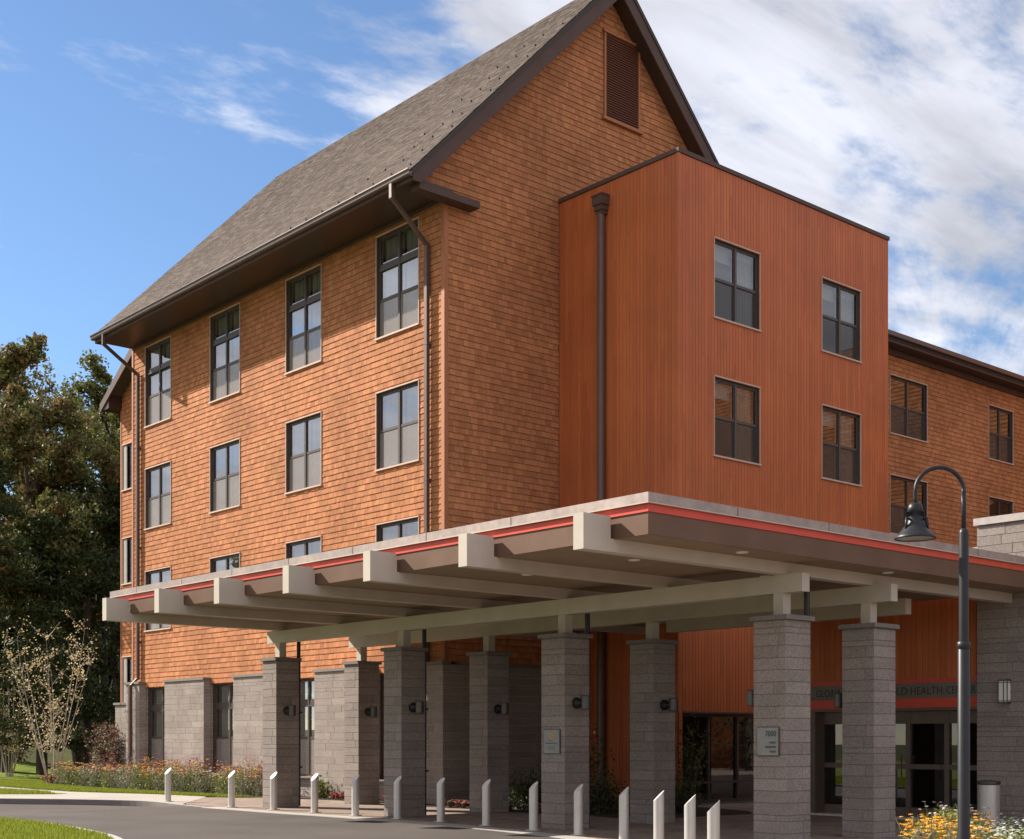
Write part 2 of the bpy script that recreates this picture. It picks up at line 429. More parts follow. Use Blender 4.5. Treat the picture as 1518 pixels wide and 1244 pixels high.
# ================================================================== MAIN BUILDING
Xc, Yg, Yn = 22.0, 27.9, 46.24
main = thing('shingled_building', 'four storey cedar shingled building with steep gable roof and stained wood bay', 'building', (22, 27.9, 0))
Tw = facing('W', Xc, Yn); LW = Yn - Yg
cols_x = [1.06, 5.81, 10.56, 15.31]; WW = 1.92
ops = []
for cx in cols_x:
    ops += [(cx, cx + WW, .61, 3.53), (cx, cx + WW, 5.60, 7.69), (cx, cx + WW, 9.25, 11.36), (cx, cx + WW, 12.91, 15.72)]
mb = MB(Tw); base_wall(mb, 0, LW, 0, 16.1, ops, m=2); shingles(mb, .10, LW - .10, 3.56, 15.98, ops)
Tg = facing('S', Xc, Yg)
RX, RZ = 28.18, 23.95
GW = 12.36
mbg = MB(Tg)
mbg.face([(0, 0, 0), (GW, 0, 0), (GW, 0, 17.15), (RX - Xc, 0, 23.4), (0, 0, 17.15)], 2)
glim = lambda z: (0, 99) if z < 17.1 else ((z - 17.2) / 1.013 - .12, GW - (z - 17.2) / 1.013 + .12)
def glim2(z):
    if z > 15.97: return max((z - 17.2) / 1.013 - .12, -1.12), min(glim(z)[1], GW)
    a, b = glim(z); return max(a, .10), min(b, GW)
LOUV = (5.9, 7.36, 19.88, 22.3)
shingles(mbg, -1.15, GW, 3.78, 23.3, [(4.10, 20, 0, 17.0), LOUV], lim=glim2)
mb.v += mbg.v and []            # keep separate meshes: one per face of the house
mb.build('shingle_wall', [SHINGLE, SHINGLE_END_SHADE, SHEATH], main)
mbg.build('shingle_wall', [SHINGLE, SHINGLE_END_SHADE, SHEATH], main)
mb = MB()
mb.face([(Xc + GW, Yg, 0), (Xc + GW, Yn, 0), (Xc + GW, Yn, 16.1), (Xc + GW, Yg, 16.1)])
mb.face([(Xc, Yn, 0), (Xc + GW, Yn, 0), (Xc + GW, Yn, 16.1), (RX, Yn, 22.9), (Xc, Yn, 16.1)])
mb.build('rear_wall', [SHEATH], main)
mb = MB()                        # corner boards
mb.box(Xc - .035, Xc + .10, Yg - .035, Yg + .10, 3.77, 15.96)
mb.build('corner_board', TRIM_WOOD, main)
mb = MB(); mb.box(Xc - .035, Xc + .10, Yn - .10, Yn + .02, 3.77, 15.96); mb.build('corner_board', TRIM_WOOD, main)
for cx in cols_x:
    for z, h, kd in ((.61, 2.92, 'ground'), (5.60, 2.09, 'pair'), (9.25, 2.11, 'pair'), (12.91, 2.81, 'transom')):
        window(main, 'W', (Xc + (.12 if kd == 'ground' else 0), Yn - cx, z), WW, h, kd)

# stone base: piers between the ground floor windows
def pier(mb, T, x0, x1, z1, proud, key, returns=(True, True)):
    """a pier proud of the wall plane, in wall-local space"""
    t = MB(); t.T = lambda p: T((p[0], p[1] - proud, p[2]))
    base_wall(t, x0, x1, 0, z1, [], m=1); ashlar(t, x0, x1, 0, z1, key=key, long=(.55, 1.1))
    for s, x in ((0, x0), (1, x1)):
        if returns[s]:
            d = proud + .14
            t2 = MB(); t2.T = (lambda p, x=x: T((x, p[0] - proud, p[2]))) if s else (lambda p, x=x: T((x, -p[0] - proud + d, p[2])))
            sg = 1 if s else -1
            t2.T = (lambda p, x=x, sg=sg: T((x - sg * p[1], (p[0] if sg > 0 else d - p[0]) - proud, p[2])))
            base_wall(t2, 0, d, 0, z1, [], m=1); ashlar(t2, 0, d, 0, z1, key=key, edge=False)
            t.v, n0 = t.v + t2.v, len(t.v)
            t.f += [tuple(n0 + q for q in f) for f in t2.f]; t.m += t2.m
    n0 = len(mb.v); mb.v += t.v; mb.f += [tuple(n0 + q for q in f) for f in t.f]; mb.m += t.m
edges = [(-.03, 1.04), (3.0, 5.79), (7.75, 10.54), (12.5, 15.29), (17.25, LW + .25)]
for q, (a, b) in enumerate(edges):
    mb = MB(); pier(mb, Tw, a, b, 3.68, .25, 31, (q > 0, q < 4))
    o = mb.build('stone_pier', [STONE, MORTAR], main)
    cp = MB(Tw); cp.box(a - .045, b + .045, -.31, -.024, 3.685, 3.765); cp.build('pier_cap', CAPST, main)
for cx in cols_x:
    mb = MB(facing('W', Xc - .02, Yn)); base_wall(mb, cx - .03, cx + WW + .03, 0, .56, [], m=1); ashlar(mb, cx - .02, cx + WW + .02, 0, .56, key=32)
    mb.build('stone_apron', [STONE, MORTAR], main)
    mb = MB(Tw); mb.box(cx - .02, cx + WW + .02, -.20, .04, .565, .605); mb.build('stone_sill', CAPST, main)
mb = MB(facing('S', Xc - .25, Yg - .25))
base_wall(mb, 0, 4.37, 0, 3.68, [], m=1); ashlar(mb, 0, 4.36, 0, 3.68, key=31, long=(.55, 1.1))
mb.build('stone_base', [STONE, MORTAR], main)
mb = MB(); mb.box(Xc + .30, 26.05, Yg - .31, Yg - .03, 3.685, 3.765); mb.build('base_cap', CAPST, main)

# roof
EX, EZ = 20.55, 16.15
sl = (RZ - EZ) / (RX - EX)
Y0r, Y1r = 27.38, 46.42
mb = MB()
xz = lambda p, t: (p[0], t, p[1])
mb.prism([(EX, EZ), (RX, RZ), (2 * RX - EX, EZ), (2 * RX - EX + .02, EZ - .14), (RX, RZ - .16), (EX - .02, EZ - .14)], xz, Y0r, Y1r, 1)
# shingle tabs on the slope facing the drive: u along -Y, v up the slope
Ls = math.hypot(RX - EX, RZ - EZ); cs, sn = (RX - EX) / Ls, (RZ - EZ) / Ls
Tr = lambda p: (EX - .02 + p[2] * cs + p[1] * sn, Y1r - p[0], EZ + p[2] * sn - p[1] * cs + .004)
rb = MB(Tr); shingles(rb, -.02, Y1r - Y0r + .02, -.03, Ls, e=.145, proud=.008, wmin=.12, wmax=.28, m=0, mend=0)
n0 = len(mb.v); mb.v += rb.v; mb.f += [tuple(n0 + q for q in f) for f in rb.f]; mb.m += rb.m
roof = mb.build('roof', [ROOFM, ROOFU], main)
mb = MB(); mb.prism([(RX - .16, RZ - .145), (RX, RZ + .04), (RX + .16, RZ - .145)], xz, Y0r - .01, Y1r + .01); mb.build('ridge_cap', ROOFU, roof, loc=None)
# rake boards and their soffits
for sgn in (1, -1):
    X_ = lambda x: RX - sgn * (RX - x)
    top = lambda x: EZ + (x - EX) * sl - .03
    mb = MB(); poly = [(X_(EX + .06), top(EX + .06)), (X_(RX), top(RX)), (X_(RX), top(RX) - .62), (X_(EX + .32), 15.90), (X_(EX + .06), 15.90)]
    mb.prism(poly, xz, Y0r + .03, Y0r + .09); mb.build('rake_board', BROWN, main)
    mb = MB(); poly = [(X_(EX + .3), top(EX + .3) - .16), (X_(RX), top(RX) - .16), (X_(RX), top(RX) - .58), (X_(EX + .34), 15.95)]
    mb.prism(poly, xz, Y0r + .092, Yg + .02); mb.build('rake_soffit', SOFFITB, main)
    mb = MB(); poly = [(X_(EX + .06), top(EX + .06)), (X_(RX), top(RX)), (X_(RX), top(RX) - .5), (X_(EX + .3), 15.90), (X_(EX + .06), 15.90)]
    mb.prism(poly, xz, Y1r - .09, Y1r - .03); mb.build('rake_board', BROWN, main)
mb = MB(); mb.box(20.86, 22.86, Yg - .42, Yg - .03, 15.77, 15.95); mb.build('eave_return', BROWN, main)
mb = MB(); mb.prism([(EX + .36, 15.951), (Xc + .001, 15.951), (Xc + .001, 17.2), (EX + .36, 15.99)], xz, Yg + .001, Yg + .04); mb.build('eave_closure', SHEATH, main)
mb = MB(); mb.box(EX + .10, Xc - .03, Y0r + .10, Y1r - .1, 15.955, 16.0); mb.build('eave_soffit', SOFFITB, main)
mb = MB(); mb.box(EX + .04, EX + .099, Y0r + .10, Y1r - .1, 15.90, EZ - .10); mb.box(Xc - .05, Xc - .028, Yg + .1, Yn - .1, 15.86, 15.953); mb.build('eave_fascia', BROWN, main)
mb = MB(); g = EX + .035
prof = [(g, 15.99), (g - .10, 15.99), (g - .125, 16.03), (g - .135, 16.10), (g - .165, 16.125), (g - .165, 16.155), (g - .15, 16.155), (g - .12, 16.11), (g - .02, 16.02), (g, 16.02)]
mb.prism(prof, xz, Y0r + .02, Y1r - .02); gut = mb.build('gutter', GUTTER, main)
# snow guards: rows of small brackets on the slope
gm = MB(); gm.box(-.02, .03, -.010, .010, 0, .025); gm.box(.012, .03, -.022, .022, .025, .045); gme = gm.mesh('snow_guard', STEEL)
def guard(y, v):
    p = (EX + v * cs - .012, y, EZ + v * sn + .02); o = link('snow_guard', gme, roof, p); o.rotation_euler = (0, -math.atan2(sn, cs), 0)
for q in range(8): guard(27.75 + q * .82, .35)
for r in range(1, 9):
    for q in range(3 if r > 1 else 4): guard(27.72 + (.41 if r % 2 else 0) + q * .82, .35 + r * .95)
# downspouts
def leader(y, zb, zstone=None, yo=0.):
    mb = MB(); bx = .055
    mb.box(EX - .10, EX - .0, y + yo - .05, y + yo + .05, 15.62, 15.995)
    a = Vector((EX - .05, y + yo, 15.66)); b = Vector((Xc - .115, y, 14.86)); d = (b - a)
    mb.prism([(-.055, -.05), (.055, -.05), (.055, .05), (-.055, .05)], lambda p, t: (a.x + d.x * t, a.y + d.y * t + p[1], a.z + d.z * t + p[0] * 1.05), -.04, 1.04)
    mb.box(Xc - .165, Xc - .06, y - .06, y + .06, zb, 14.90)
    for z in (12.2, 8.6, 5.2): mb.box(Xc - .17, Xc - .02, y - .075, y + .075, z, z + .05)
    if zstone:
        mb.prism([(-.06, -.055), (.06, -.055), (.06, .055), (-.06, .055)], lambda p, t: (Xc - .11 - .29 * t + p[1], y + p[0] * .9, zb + .06 - .30 * t), 0, 1)
        mb.box(Xc - .46, Xc - .34, y - .06, y + .06, .1, zb - .2)
    mb.build('downspout', LEADER, main)
leader(28.52, 3.77, None, -.33); leader(45.62, 3.85, True, -.2)
# louver in the gable
mb = MB(Tg); x0, x1, z0, z1 = LOUV
mb.box(x0 - .02, x0 + .05, -.06, .0, z0, z1); mb.box(x1 - .05, x1 + .02, -.06, 0, z0, z1)
mb.box(x0 - .10, x1 + .10, -.11, 0, z0 - .12, z0 - .03); mb.box(x0 - .08, x1 + .08, -.10, 0, z1 + .01, z1 + .07)
lv = mb.build('louver_frame', TRIM_WOOD, main)
mb = MB(Tg); n = 34
mb.face([(x0, -.004, z0), (x1, -.004, z0), (x1, -.004, z1), (x0, -.004, z1)])
for q in range(n):
    z = z0 + (q + .5) * (z1 - z0) / n
    mb.face([(x0 + .05, -.055, z - .028), (x1 - .05, -.055, z - .028), (x1 - .05, -.01, z + .022), (x0 + .05, -.01, z + .022)])
    mb.face([(x0 + .05, -.055, z - .028), (x1 - .05, -.055, z - .028), (x1 - .05, -.055, z - .040), (x0 + .05, -.055, z - .040)])
LOUM = M('louver_paint', (.17, .062, .036), .6)
mb.build('louver_slats', LOUM, main)

# stained wood bay in front of the gable
Xb, Yb, XbE, ZbB, ZbT = 26.12, 23.41, 35.58, 2.45, 16.86
mb = MB(facing('W', Xb, Yg)); base_wall(mb, 0, Yg - Yb, 0, ZbT, [], m=1); boards(mb, 0.02, Yg - Yb - .02, .12, ZbT - .01)
mb.build('board_wall', [BOARD, BOARD_GAP], main)
bw = [(27.53 - Xb, 29.39 - Xb), (32.25 - Xb, 34.11 - Xb)]
bops = [(a, b, z, z + 2.06) for a, b in bw for z in (9.25, 12.91)] + [(.16, 5.55, 0, ZbB)]
mb = MB(facing('S', Xb, Yb)); base_wall(mb, 0, XbE - Xb, 0, ZbT, bops, m=1); boards(mb, .02, XbE - Xb - .0, .02, ZbT - .01, bops)
mb.build('board_wall', [BOARD, BOARD_GAP], main)
mb = MB(); mb.face([(XbE, Yb, 0), (XbE, Yg + 2, 0), (XbE, Yg + 2, ZbT), (XbE, Yb, ZbT)]); mb.face([(Xb, Yb, ZbT - .02), (XbE, Yb, ZbT - .02), (XbE, Yg, ZbT - .02), (Xb, Yg, ZbT - .02)])
mb.build('bay_roof', SHEATH, main)
mb = MB(); mb.box(Xb - .05, Xb + .03, Yb - .05, Yg - .02, ZbT, ZbT + .11); mb.box(Xb + .031, XbE + .03, Yb - .05, Yb + .03, ZbT, ZbT + .11); mb.box(XbE - .06, XbE + .03, Yb + .031, Yg, ZbT, ZbT + .11)
mb.build('bay_coping', BROWN, main)
mb = MB(); mb.box(Xb - .026, Xb + .05, Yb - .026, Yb + .05, ZbB, ZbT - .002); mb.build('corner_board', BOARD, main)
mb = MB(); mb.box(Xb + .16, Xb + 5.55, Yb - .035, Yb + .03, ZbB - .05, ZbB); mb.build('bay_flashing', BROWN, main)
for a, b in bw:
    for z in (9.25, 12.91): window(main, 'S', (Xb + a, Yb, z), b - a, 2.06, 'pair', 'half')
# storefront under the bay
mb = MB(facing('S', Xb, Yb)); fy = .10
for x in (.16, 1.30, 2.48, 3.66, 4.84): mb.box(x, x + .07, fy, fy + .14, 0.06, ZbB - .055)
mb.box(.23, 5.55, fy + .005, fy + .13, 0.06, .13); mb.box(.23, 5.55, fy + .005, fy + .13, ZbB - .13, ZbB - .056); mb.box(.23, 5.55, fy + .005, fy + .13, .56, .62)
sf = mb.build('storefront', FRAME, main)
mb = MB(facing('S', Xb, Yb)); mb.face([(.2, fy + .07, .1), (5.5, fy + .07, .1), (5.5, fy + .07, ZbB - .06), (.2, fy + .07, ZbB - .06)]); mb.build('storefront_pane', GLASSD, sf)
mb = MB(facing('S', Xb, Yb)); mb.box(.1, 5.6, 0, 4.2, 0.0, .05); mb.face([(.1, 4.2, 0), (5.6, 4.2, 0), (5.6, 4.2, 2.5), (.1, 4.2, 2.5)]); mb.face([(.1, .25, 2.5), (5.6, .25, 2.5), (5.6, 4.2, 2.5), (.1, 4.2, 2.5)]); mb.face([(5.6, .25, 0), (5.6, 4.2, 0), (5.6, 4.2, 2.5), (5.6, .25, 2.5)]); mb.face([(.1, .25, 0), (.1, 4.2, 0), (.1, 4.2, 2.5), (.1, .25, 2.5)])
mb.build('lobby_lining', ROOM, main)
# scupper leader on the bay
mb = MB(); yy = 26.07; xx = Xb - .03
mb.lathe([(.0, 0), (.105, 0), (.105, 15.98), (0, 15.98)], xx - .12, yy, 12)
mb.box(xx - .29, xx, yy - .19, yy + .19, 16.22, 16.46); mb.box(xx - .25, xx, yy - .15, yy + .15, 16.08, 16.219); mb.box(xx - .21, xx, yy - .12, yy + .12, 15.985, 16.079)
mb.box(xx - .31, xx + .0, yy - .21, yy + .21, 16.461, 16.50)
mb.build('scupper_downspout', LEADER, main)

# stair tower at the far end
Xt, Yt = 23.1, 49.56
stair = thing('stair_tower', 'narrow shingled stair tower with sloping roof behind the far corner of the main building', 'building', (23.1, 48, 0))
zt = lambda y: 14.95 + (Yt - y) * .61
Tt = facing('W', Xt, Yt); W_ = Yt - Yn
tw = [(.16, 2.2, 3.12, 4.85), (.16, 2.2, 7.71, 9.44), (.16, 2.2, 11.34, 13.06)]
mb = MB(Tt); base_wall(mb, 0, W_, 0, 14.9, tw, m=2); mb.face([(0, 0, 14.9), (W_, 0, 14.9), (W_, 0, 14.9 + W_ * .61)], 2)
shingles(mb, .06, W_, 4.87, 17, tw, lim=lambda z: (max(.06, (z - 14.95) / .61), W_))
mb.build('shingle_wall', [SHINGLE, SHINGLE_END_SHADE, SHEATH], stair)
mb = MB(); mb.face([(Xt, Yt, 0), (Xt + 8, Yt, 0), (Xt + 8, Yt, 14.9), (Xt, Yt, 14.9)]); mb.build('rear_wall', SHEATH, stair)
mb = MB(Tt); mb.box(-.02, .06, -.03, .05, 3.1, 14.9); mb.build('corner_board', TRIM_WOOD, stair)
for a, b, z0, z1 in tw:
    wo = window(stair, 'W', (Xt, Yt - a, z0), b - a, z1 - z0, 'plain', 'none')
    mb = MB(); mb.box(.0, .30, .0, .048, .0, z1 - z0); mb.build('corner_post', POST_LIT, wo, loc=(0, 0, 0), local=True)
mb = MB(); mb.prism([(50.25, zt(50.25) + .02), (45.0, zt(45.0) + .02), (45.0, zt(45.0) + .20), (50.25, zt(50.25) + .20)], lambda p, t: (t, p[0], p[1]), Xt - .55, Xt + 8); mb.build('roof', ROOFU, stair)
mb = MB(); mb.prism([(50.2, zt(50.2) + .17), (45.0, zt(45.0) + .17), (45.0, zt(45.0) - .22), (50.2, zt(50.2) - .16)], lambda p, t: (t, p[0], p[1]), Xt - .60, Xt - .552); mb.build('rake_board', BROWN, stair)
mb = MB(); mb.prism([(50.15, zt(50.15)), (49.5, zt(49.5)), (49.5, zt(50.15) - .12), (50.15, zt(50.15) - .12)], lambda p, t: (t, p[0], p[1]), Xt - .55, Xt + 8); mb.build('eave_soffit', SOFFITB, stair)
mb = MB(facing('W', 22.6, 49.0)); base_wall(mb, 0, 2.6, 0, 3.0, [], m=1); ashlar(mb, 0, 2.6, 0, 3.0, key=41); 
mb2 = MB(); mb2.box(22.61, 24.5, 48.0, 48.99, 0, 2.99, 1)
n0 = len(mb.v); mb.v += mb2.v; mb.f += [tuple(n0 + q for q in f) for f in mb2.f]; mb.m += mb2.m
mb.build('stone_base', [STONE, MORTAR], stair)
mb = MB(); mb.box(22.53, 24.5, 46.3, 49.06, 3.005, 3.09); mb.build('base_cap', CAPST, stair)

# ================================================================== REAR WING (right)
wing = thing('building_wing', 'lower shingled wing with dark eave behind the wood bay on the right', 'building', (45, 28.1, 0))
Yw = 28.11; Xw0 = 35.6; Tq = facing('S', Xw0, Yw)
wops = []
for xa, xb in ((42.85, 45.27), (49.77, 51.62), (54.3, 56.2)):
    for z in (5.6, 9.25, 12.91): wops.append((xa - Xw0, xb - Xw0, z, z + 2.1))
mb = MB(Tq); base_wall(mb, 0, 24, 0, 16.3, wops, m=2); shingles(mb, 4.5, 22, 6.5, 16.2, wops); mb.build('shingle_wall', [SHINGLE, SHINGLE_END_SHADE, SHEATH], wing)
for a, b, z, zz in wops: window(wing, 'S', (Xw0 + a, Yw, z), b - a, 2.1, 'pair', 'none')
mb = MB(); mb.prism([(Yw - .62, 16.02), (Yw - .62, 16.30), (Yw - .5, 16.36), (Yw + 6, 19.6), (Yw + 6, 19.4), (Yw - .1, 16.04)], lambda p, t: (t, p[0], p[1]), 36.4, 60); mb.build('roof', ROOFU, wing)
mb = MB(); mb.prism([(Yw - .75, 16.11), (Yw - .75, 16.27), (Yw - .63, 16.27), (Yw - .63, 16.09)], lambda p, t: (t, p[0], p[1]), 36.4, 60); mb.build('gutter', GUTTER, wing)
mb = MB(); mb.box(36.4, 60, Yw - .60, Yw - .03, 15.93, 16.015); mb.box(36.4, 60, Yw - .10, Yw - .032, 15.74, 15.928); mb.build('eave_soffit', BROWN, wing)
mb = MB(facing('W', 59.5, Yw)); base_wall(mb, 0, 34, 0, 22, [], m=2); shingles(mb, 0, 34, 6.0, 21.9, [], e=.2, wmin=.2, wmax=.4); mb.build('return_wall', [SHINGLE, SHINGLE_END_SHADE, SHEATH], wing)

# ================================================================== ENTRANCE PAVILION
ent = thing('entrance_pavilion', 'low stone and red wood entrance block with glazed doors under the canopy', 'building', (25.5, 14, 0))
mb = MB(facing('W', 25.5, 14.65)); base_wall(mb, 0, 9, 0, 6.13, [], m=1); ashlar(mb, 0, 9, 0, 6.13, key=51, j=.004, long=(.5, .95))
t2 = MB(facing('N', 25.9, 14.65)); base_wall(t2, 0, .4, 0, 6.13, [], m=1)
n0 = len(mb.v); mb.v += t2.v; mb.f += [tuple(n0 + q for q in f) for f in t2.f]; mb.m += t2.m
t3 = MB(); t3.box(25.52, 33, 5.7, 14.64, 0, 6.1, 1); n0 = len(mb.v); mb.v += t3.v; mb.f += [tuple(n0 + q for q in f) for f in t3.f]; mb.m += t3.m
mb.build('stone_wall', [STONEC, MORTARC], ent)
mb = MB(); mb.box(25.44, 25.95, 5.6, 14.71, 6.135, 6.28); mb.build('stone_coping', CAPLT, ent)
mb = MB(); mb.box(25.62, 33, 14.72, 19.0, 5.5, 5.72); mb.build('parapet', CAPLT, ent)
TE = facing('W', 25.7, 18.98)
mb = MB(TE); base_wall(mb, 0, 4.33, 2.42, 5.6, [(0, 4.33, 2.63, 2.95)], m=1); boards(mb, 0, 4.33, 2.96, 5.5, w=.14); mb.build('board_wall', [BOARD, BOARD_GAP], ent)
mb = MB(TE); mb.box(0, 4.33, -.03, -.001, 2.42, 2.628); mb.box(0, 4.33, -.03, -.021, 2.952, 3.04); mb.build('red_band', REDM, ent)
mb = MB(TE); mb.box(0, 4.33, -.035, .02, 2.63, 2.95); sgn = mb.build('sign_band', SIGNB, ent)

def text_mesh(body, size, mat, extr=.006, align='LEFT'):
    cu = bpy.data.curves.new('txt', 'FONT'); cu.body = body; cu.size = size; cu.extrude = extr; cu.align_x = align; cu.space_character = 1.08
    ob = bpy.data.objects.new('txt', cu); COL.objects.link(ob)
    bpy.context.view_layer.update()
    me = bpy.data.meshes.new_from_object(ob.evaluated_get(bpy.context.evaluated_depsgraph_get()))
    bpy.data.objects.remove(ob); bpy.data.curves.remove(cu)
    me.materials.clear(); me.materials.append(mat); return me
def wall_text(body, x0, x1, z, h, T, yoff, mat, parent, name='lettering', fit=True, align='LEFT'):
    """letters of cap height h fitted between wall-local x0..x1"""
    me = text_mesh(body, 1., mat, .01, 'LEFT')
    co = np.empty(len(me.vertices) * 3); me.vertices.foreach_get('co', co); co = co.reshape(-1, 3)
    mn, mx = co.min(0), co.max(0)
    sx = (x1 - x0) / (mx[0] - mn[0]); sz = h / (mx[1] - mn[1])
    if not fit:
        sx = min(sx, sz)
    off = x0 if align == 'LEFT' else x1 - (mx[0] - mn[0]) * sx
    new = [T((off + (c[0] - mn[0]) * sx, yoff - (c[2] + .01) * .25, z + (c[1] - mn[1]) * sz)) for c in co]
    me.vertices.foreach_set('co', [v for p in new for v in p]); me.update()
    return link(name, me, parent, None)
wall_text('GLORIA', .20, .88, 2.70, .165, TE, -.036, INK, sgn)
for s_, xa, xb in (('FIELD', 2.02, 2.58), ('HEALTH', 2.67, 3.42), ('CENTER', 3.52, 4.20)): wall_text(s_, xa, xb, 2.70, .165, TE, -.036, INK, sgn)
# doors
TD = facing('W', 25.95, 18.98)
mb = MB(TE); mb.box(0, .14, 0, .5, 0, 2.42); mb.box(.14, 4.33, .0, .5, 2.36, 2.419); mb.build('door_surround', DOORF, ent)
mb = MB(TD)
xs = [.14, 1.25, 2.42, 3.36, 4.33]
for x in xs: mb.box(x - (.05 if x > .2 else 0), x + .06, -.02, .10, .04, 2.358)
mb.box(.2, 4.33, -.01, .09, .04, .25); mb.box(.2, 4.33, -.01, .09, 1.09, 1.20); mb.box(.2, 4.33, -.01, .09, 2.08, 2.357)
df = mb.build('door', DOORF, ent)
mb = MB(TD); mb.face([(.15, .04, .2), (4.33, .04, .2), (4.33, .04, 2.1), (.15, .04, 2.1)]); mb.build('door_pane', GLASSD, df)
mb = MB(TD)
for x in (1.36, 2.30, 2.60, 3.26): mb.tube([(x, -.03, .9), (x, -.075, .93), (x, -.075, 1.35), (x, -.03, 1.38)], .014, 6)
mb.build('door_handle', CHROME, df, smooth=True)
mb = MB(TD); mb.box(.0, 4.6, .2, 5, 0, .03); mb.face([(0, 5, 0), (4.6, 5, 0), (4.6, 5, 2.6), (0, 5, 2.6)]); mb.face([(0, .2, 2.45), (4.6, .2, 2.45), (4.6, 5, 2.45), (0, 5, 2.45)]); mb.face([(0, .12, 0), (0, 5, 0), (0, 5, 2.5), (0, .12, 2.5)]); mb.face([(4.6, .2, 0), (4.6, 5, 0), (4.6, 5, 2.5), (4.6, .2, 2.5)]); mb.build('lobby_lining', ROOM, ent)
mb = MB(TE); mb.box(-.1, 4.34, -.10, .3, .0, .045); mb.build('threshold', THRESH, ent)
mb = MB(); mb.face([(25.7, 18.98, 0), (33, 18.98, 0), (33, 18.98, 5.6), (25.7, 18.98, 5.6)]); mb.build('side_wall', FRAME, ent)
# wall light on the stone
sc = thing('wall_light', 'white panel wall light with bronze frame on the stone wall by the doors', 'wall light', (25.5, 14.0, 2.71))
mb = MB(); mb.box(25.36, 25.49, 13.92, 14.10, 2.50, 2.92); mb.build('diffuser', LENS, sc)
mb = MB()
for z in (2.47, 2.921, 2.885, 2.515): mb.box(25.345, 25.492, 13.905, 14.115, z, z + (.03 if z in (2.47, 2.921) else .012))
for y in (13.905, 13.985, 14.10): mb.box(25.347, 25.359, y, y + .015, 2.50, 2.92)
mb.build('frame', CHROME, sc)

# ================================================================== CANOPY
can = thing('entrance_canopy', 'flat roofed entrance canopy with cream rafters on eight square stone columns', 'canopy', (19, 21, 0))
XF, YF, YL = 14.09, 13.2, 30.68
deck = [(XF + .03, YF + .03), (25.48, YF + .03), (25.48, 19.0), (26.0, 19.2), (26.07, 27.6), (21.7, 27.6), (21.7, YL - .03), (XF + .03, YL - .03)]
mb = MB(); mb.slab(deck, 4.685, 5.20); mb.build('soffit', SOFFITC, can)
mb = MB(); mb.slab([(p[0] + (.02 if p[0] < 15 else -.02), p[1]) for p in deck], 5.201, 5.24); mb.build('roof_membrane', ROOFU, can)
def rim(x, y, z0, z1, t, name, mat, joints=False):
    """band on the two visible edges and the far end"""
    mb = MB(); mb.box(x, x + t, y + t, YL + (YF - y), z0, z1); mb.box(x, 25.49, y, y + t - .001, z0, z1); mb.box(x + t + .001, 21.7, YL + (YF - y) - t, YL + (YF - y), z0, z1)
    o = mb.build(name, mat, can); return o
rim(XF, YF, 4.68, 5.0, .03, 'fascia', FASCIA)
rim(XF - .018, YF - .018, 5.001, 5.118, .045, 'red_band', REDM)
rim(XF - .055, YF - .055, 5.1185, 5.27, .12, 'roof_coping', COPING)
mb = MB()
for q in range(8): mb.box(XF - .058, XF - .0555, 16.1 + q * 2.2, 16.115 + q * 2.2, 5.119, 5.268)
for q in range(5): mb.box(16.0 + q * 2.3, 16.015 + q * 2.3, YF - .058, YF - .0555, 5.119, 5.268)
mb.build('coping_joint', FASCIA, can)
mb = MB(); mb.box(XF - .066, XF - .0556, YF - .066, YL + .06, 5.115, 5.132); mb.box(XF - .0555, 25.49, YF - .066, YF - .0556, 5.115, 5.132); mb.build('drip_edge', PAINT, can)
for k in range(7):
    yr = 13.88 + 2.635 * k
    xe = 25.49 if k < 3 else 26.0 if k < 6 else 21.7
    mb = MB(); mb.box(13.47, XF - .067, yr, yr + .21, 4.49, 5.01); mb.box(XF - .0665, xe, yr, yr + .21, 4.491, 4.684)
    mb.build('rafter', PAINT, can)
for X0, ya, yb in ((18.12, 13.54, 30.35), (20.62, 13.50, 30.31), (23.02, 14.75, 21.0)):
    mb = MB(); mb.box(X0, X0 + .2, ya, yb, 4.185, 4.488); mb.build('beam', PAINT, can)
cy = [13.703, 18.966, 24.248, 29.53]
def column_mesh(seed):
    st = rng.getstate(); rng.seed(seed); mb = MB(); w = .65
    for fc, X0, Y0 in (('W', 0, w), ('S', 0, 0), ('E', w, 0), ('N', w, w)):
        t = MB(facing(fc, X0, Y0)); base_wall(t, 0, w, 0, 3.72, [], m=1); ashlar(t, 0, w, 0, 3.72, key=60 + seed, j=.004, long=(.40, .65))
        n0 = len(mb.v); mb.v += t.v; mb.f += [tuple(n0 + q for q in f) for f in t.f]; mb.m += t.m
    rng.setstate(st); return mb.mesh('column', [STONEC, MORTARC])
cmeshes = [column_mesh(1), column_mesh(2)]
cap = MB(); cap.box(-.06, .71, -.06, .71, 3.722, 3.80); capm = cap.mesh('column_cap', CAPST)
post = MB(); post.box(.225, .425, .225, .425, 3.801, 4.184); postm = post.mesh('post', PAINT)
for q, y in enumerate(cy):
    for r, x in enumerate((17.9, 20.4)):
        o = link('column', cmeshes[(q + r) % 2], can, (x, y, 0)); link('column_cap', capm, o, (0, 0, 0), local=True)
        link('post', postm, can, (x, y, 0))
    mb = MB(); mb.tube([(18.63, y + .12, .02), (18.63, y + .12, 4.485)], .05, 8)
    for z in (1.0, 2.4): mb.box(18.56, 18.70, y + .05, y + .19, z, z + .04)
    mb.build('drain_pipe', DRAIN, can)
dl = MB(); dl.lathe([(.0, .0), (.05, .0), (.085, -.012), (.10, -.006), (.10, .003)], 0, 0, 16); dlm = dl.mesh('downlight', LENS)
for x in (16.0, 19.4, 22.2):
    for k in range(6): link('downlight', dlm, can, (x, 15.3 + 2.635 * k if not (x > 21 and k > 4) else 26.2, 4.682))
link('downlight', dlm, can, (20.6, 13.55, 4.682)); link('downlight', dlm, can, (16.6, 13.55, 4.682))

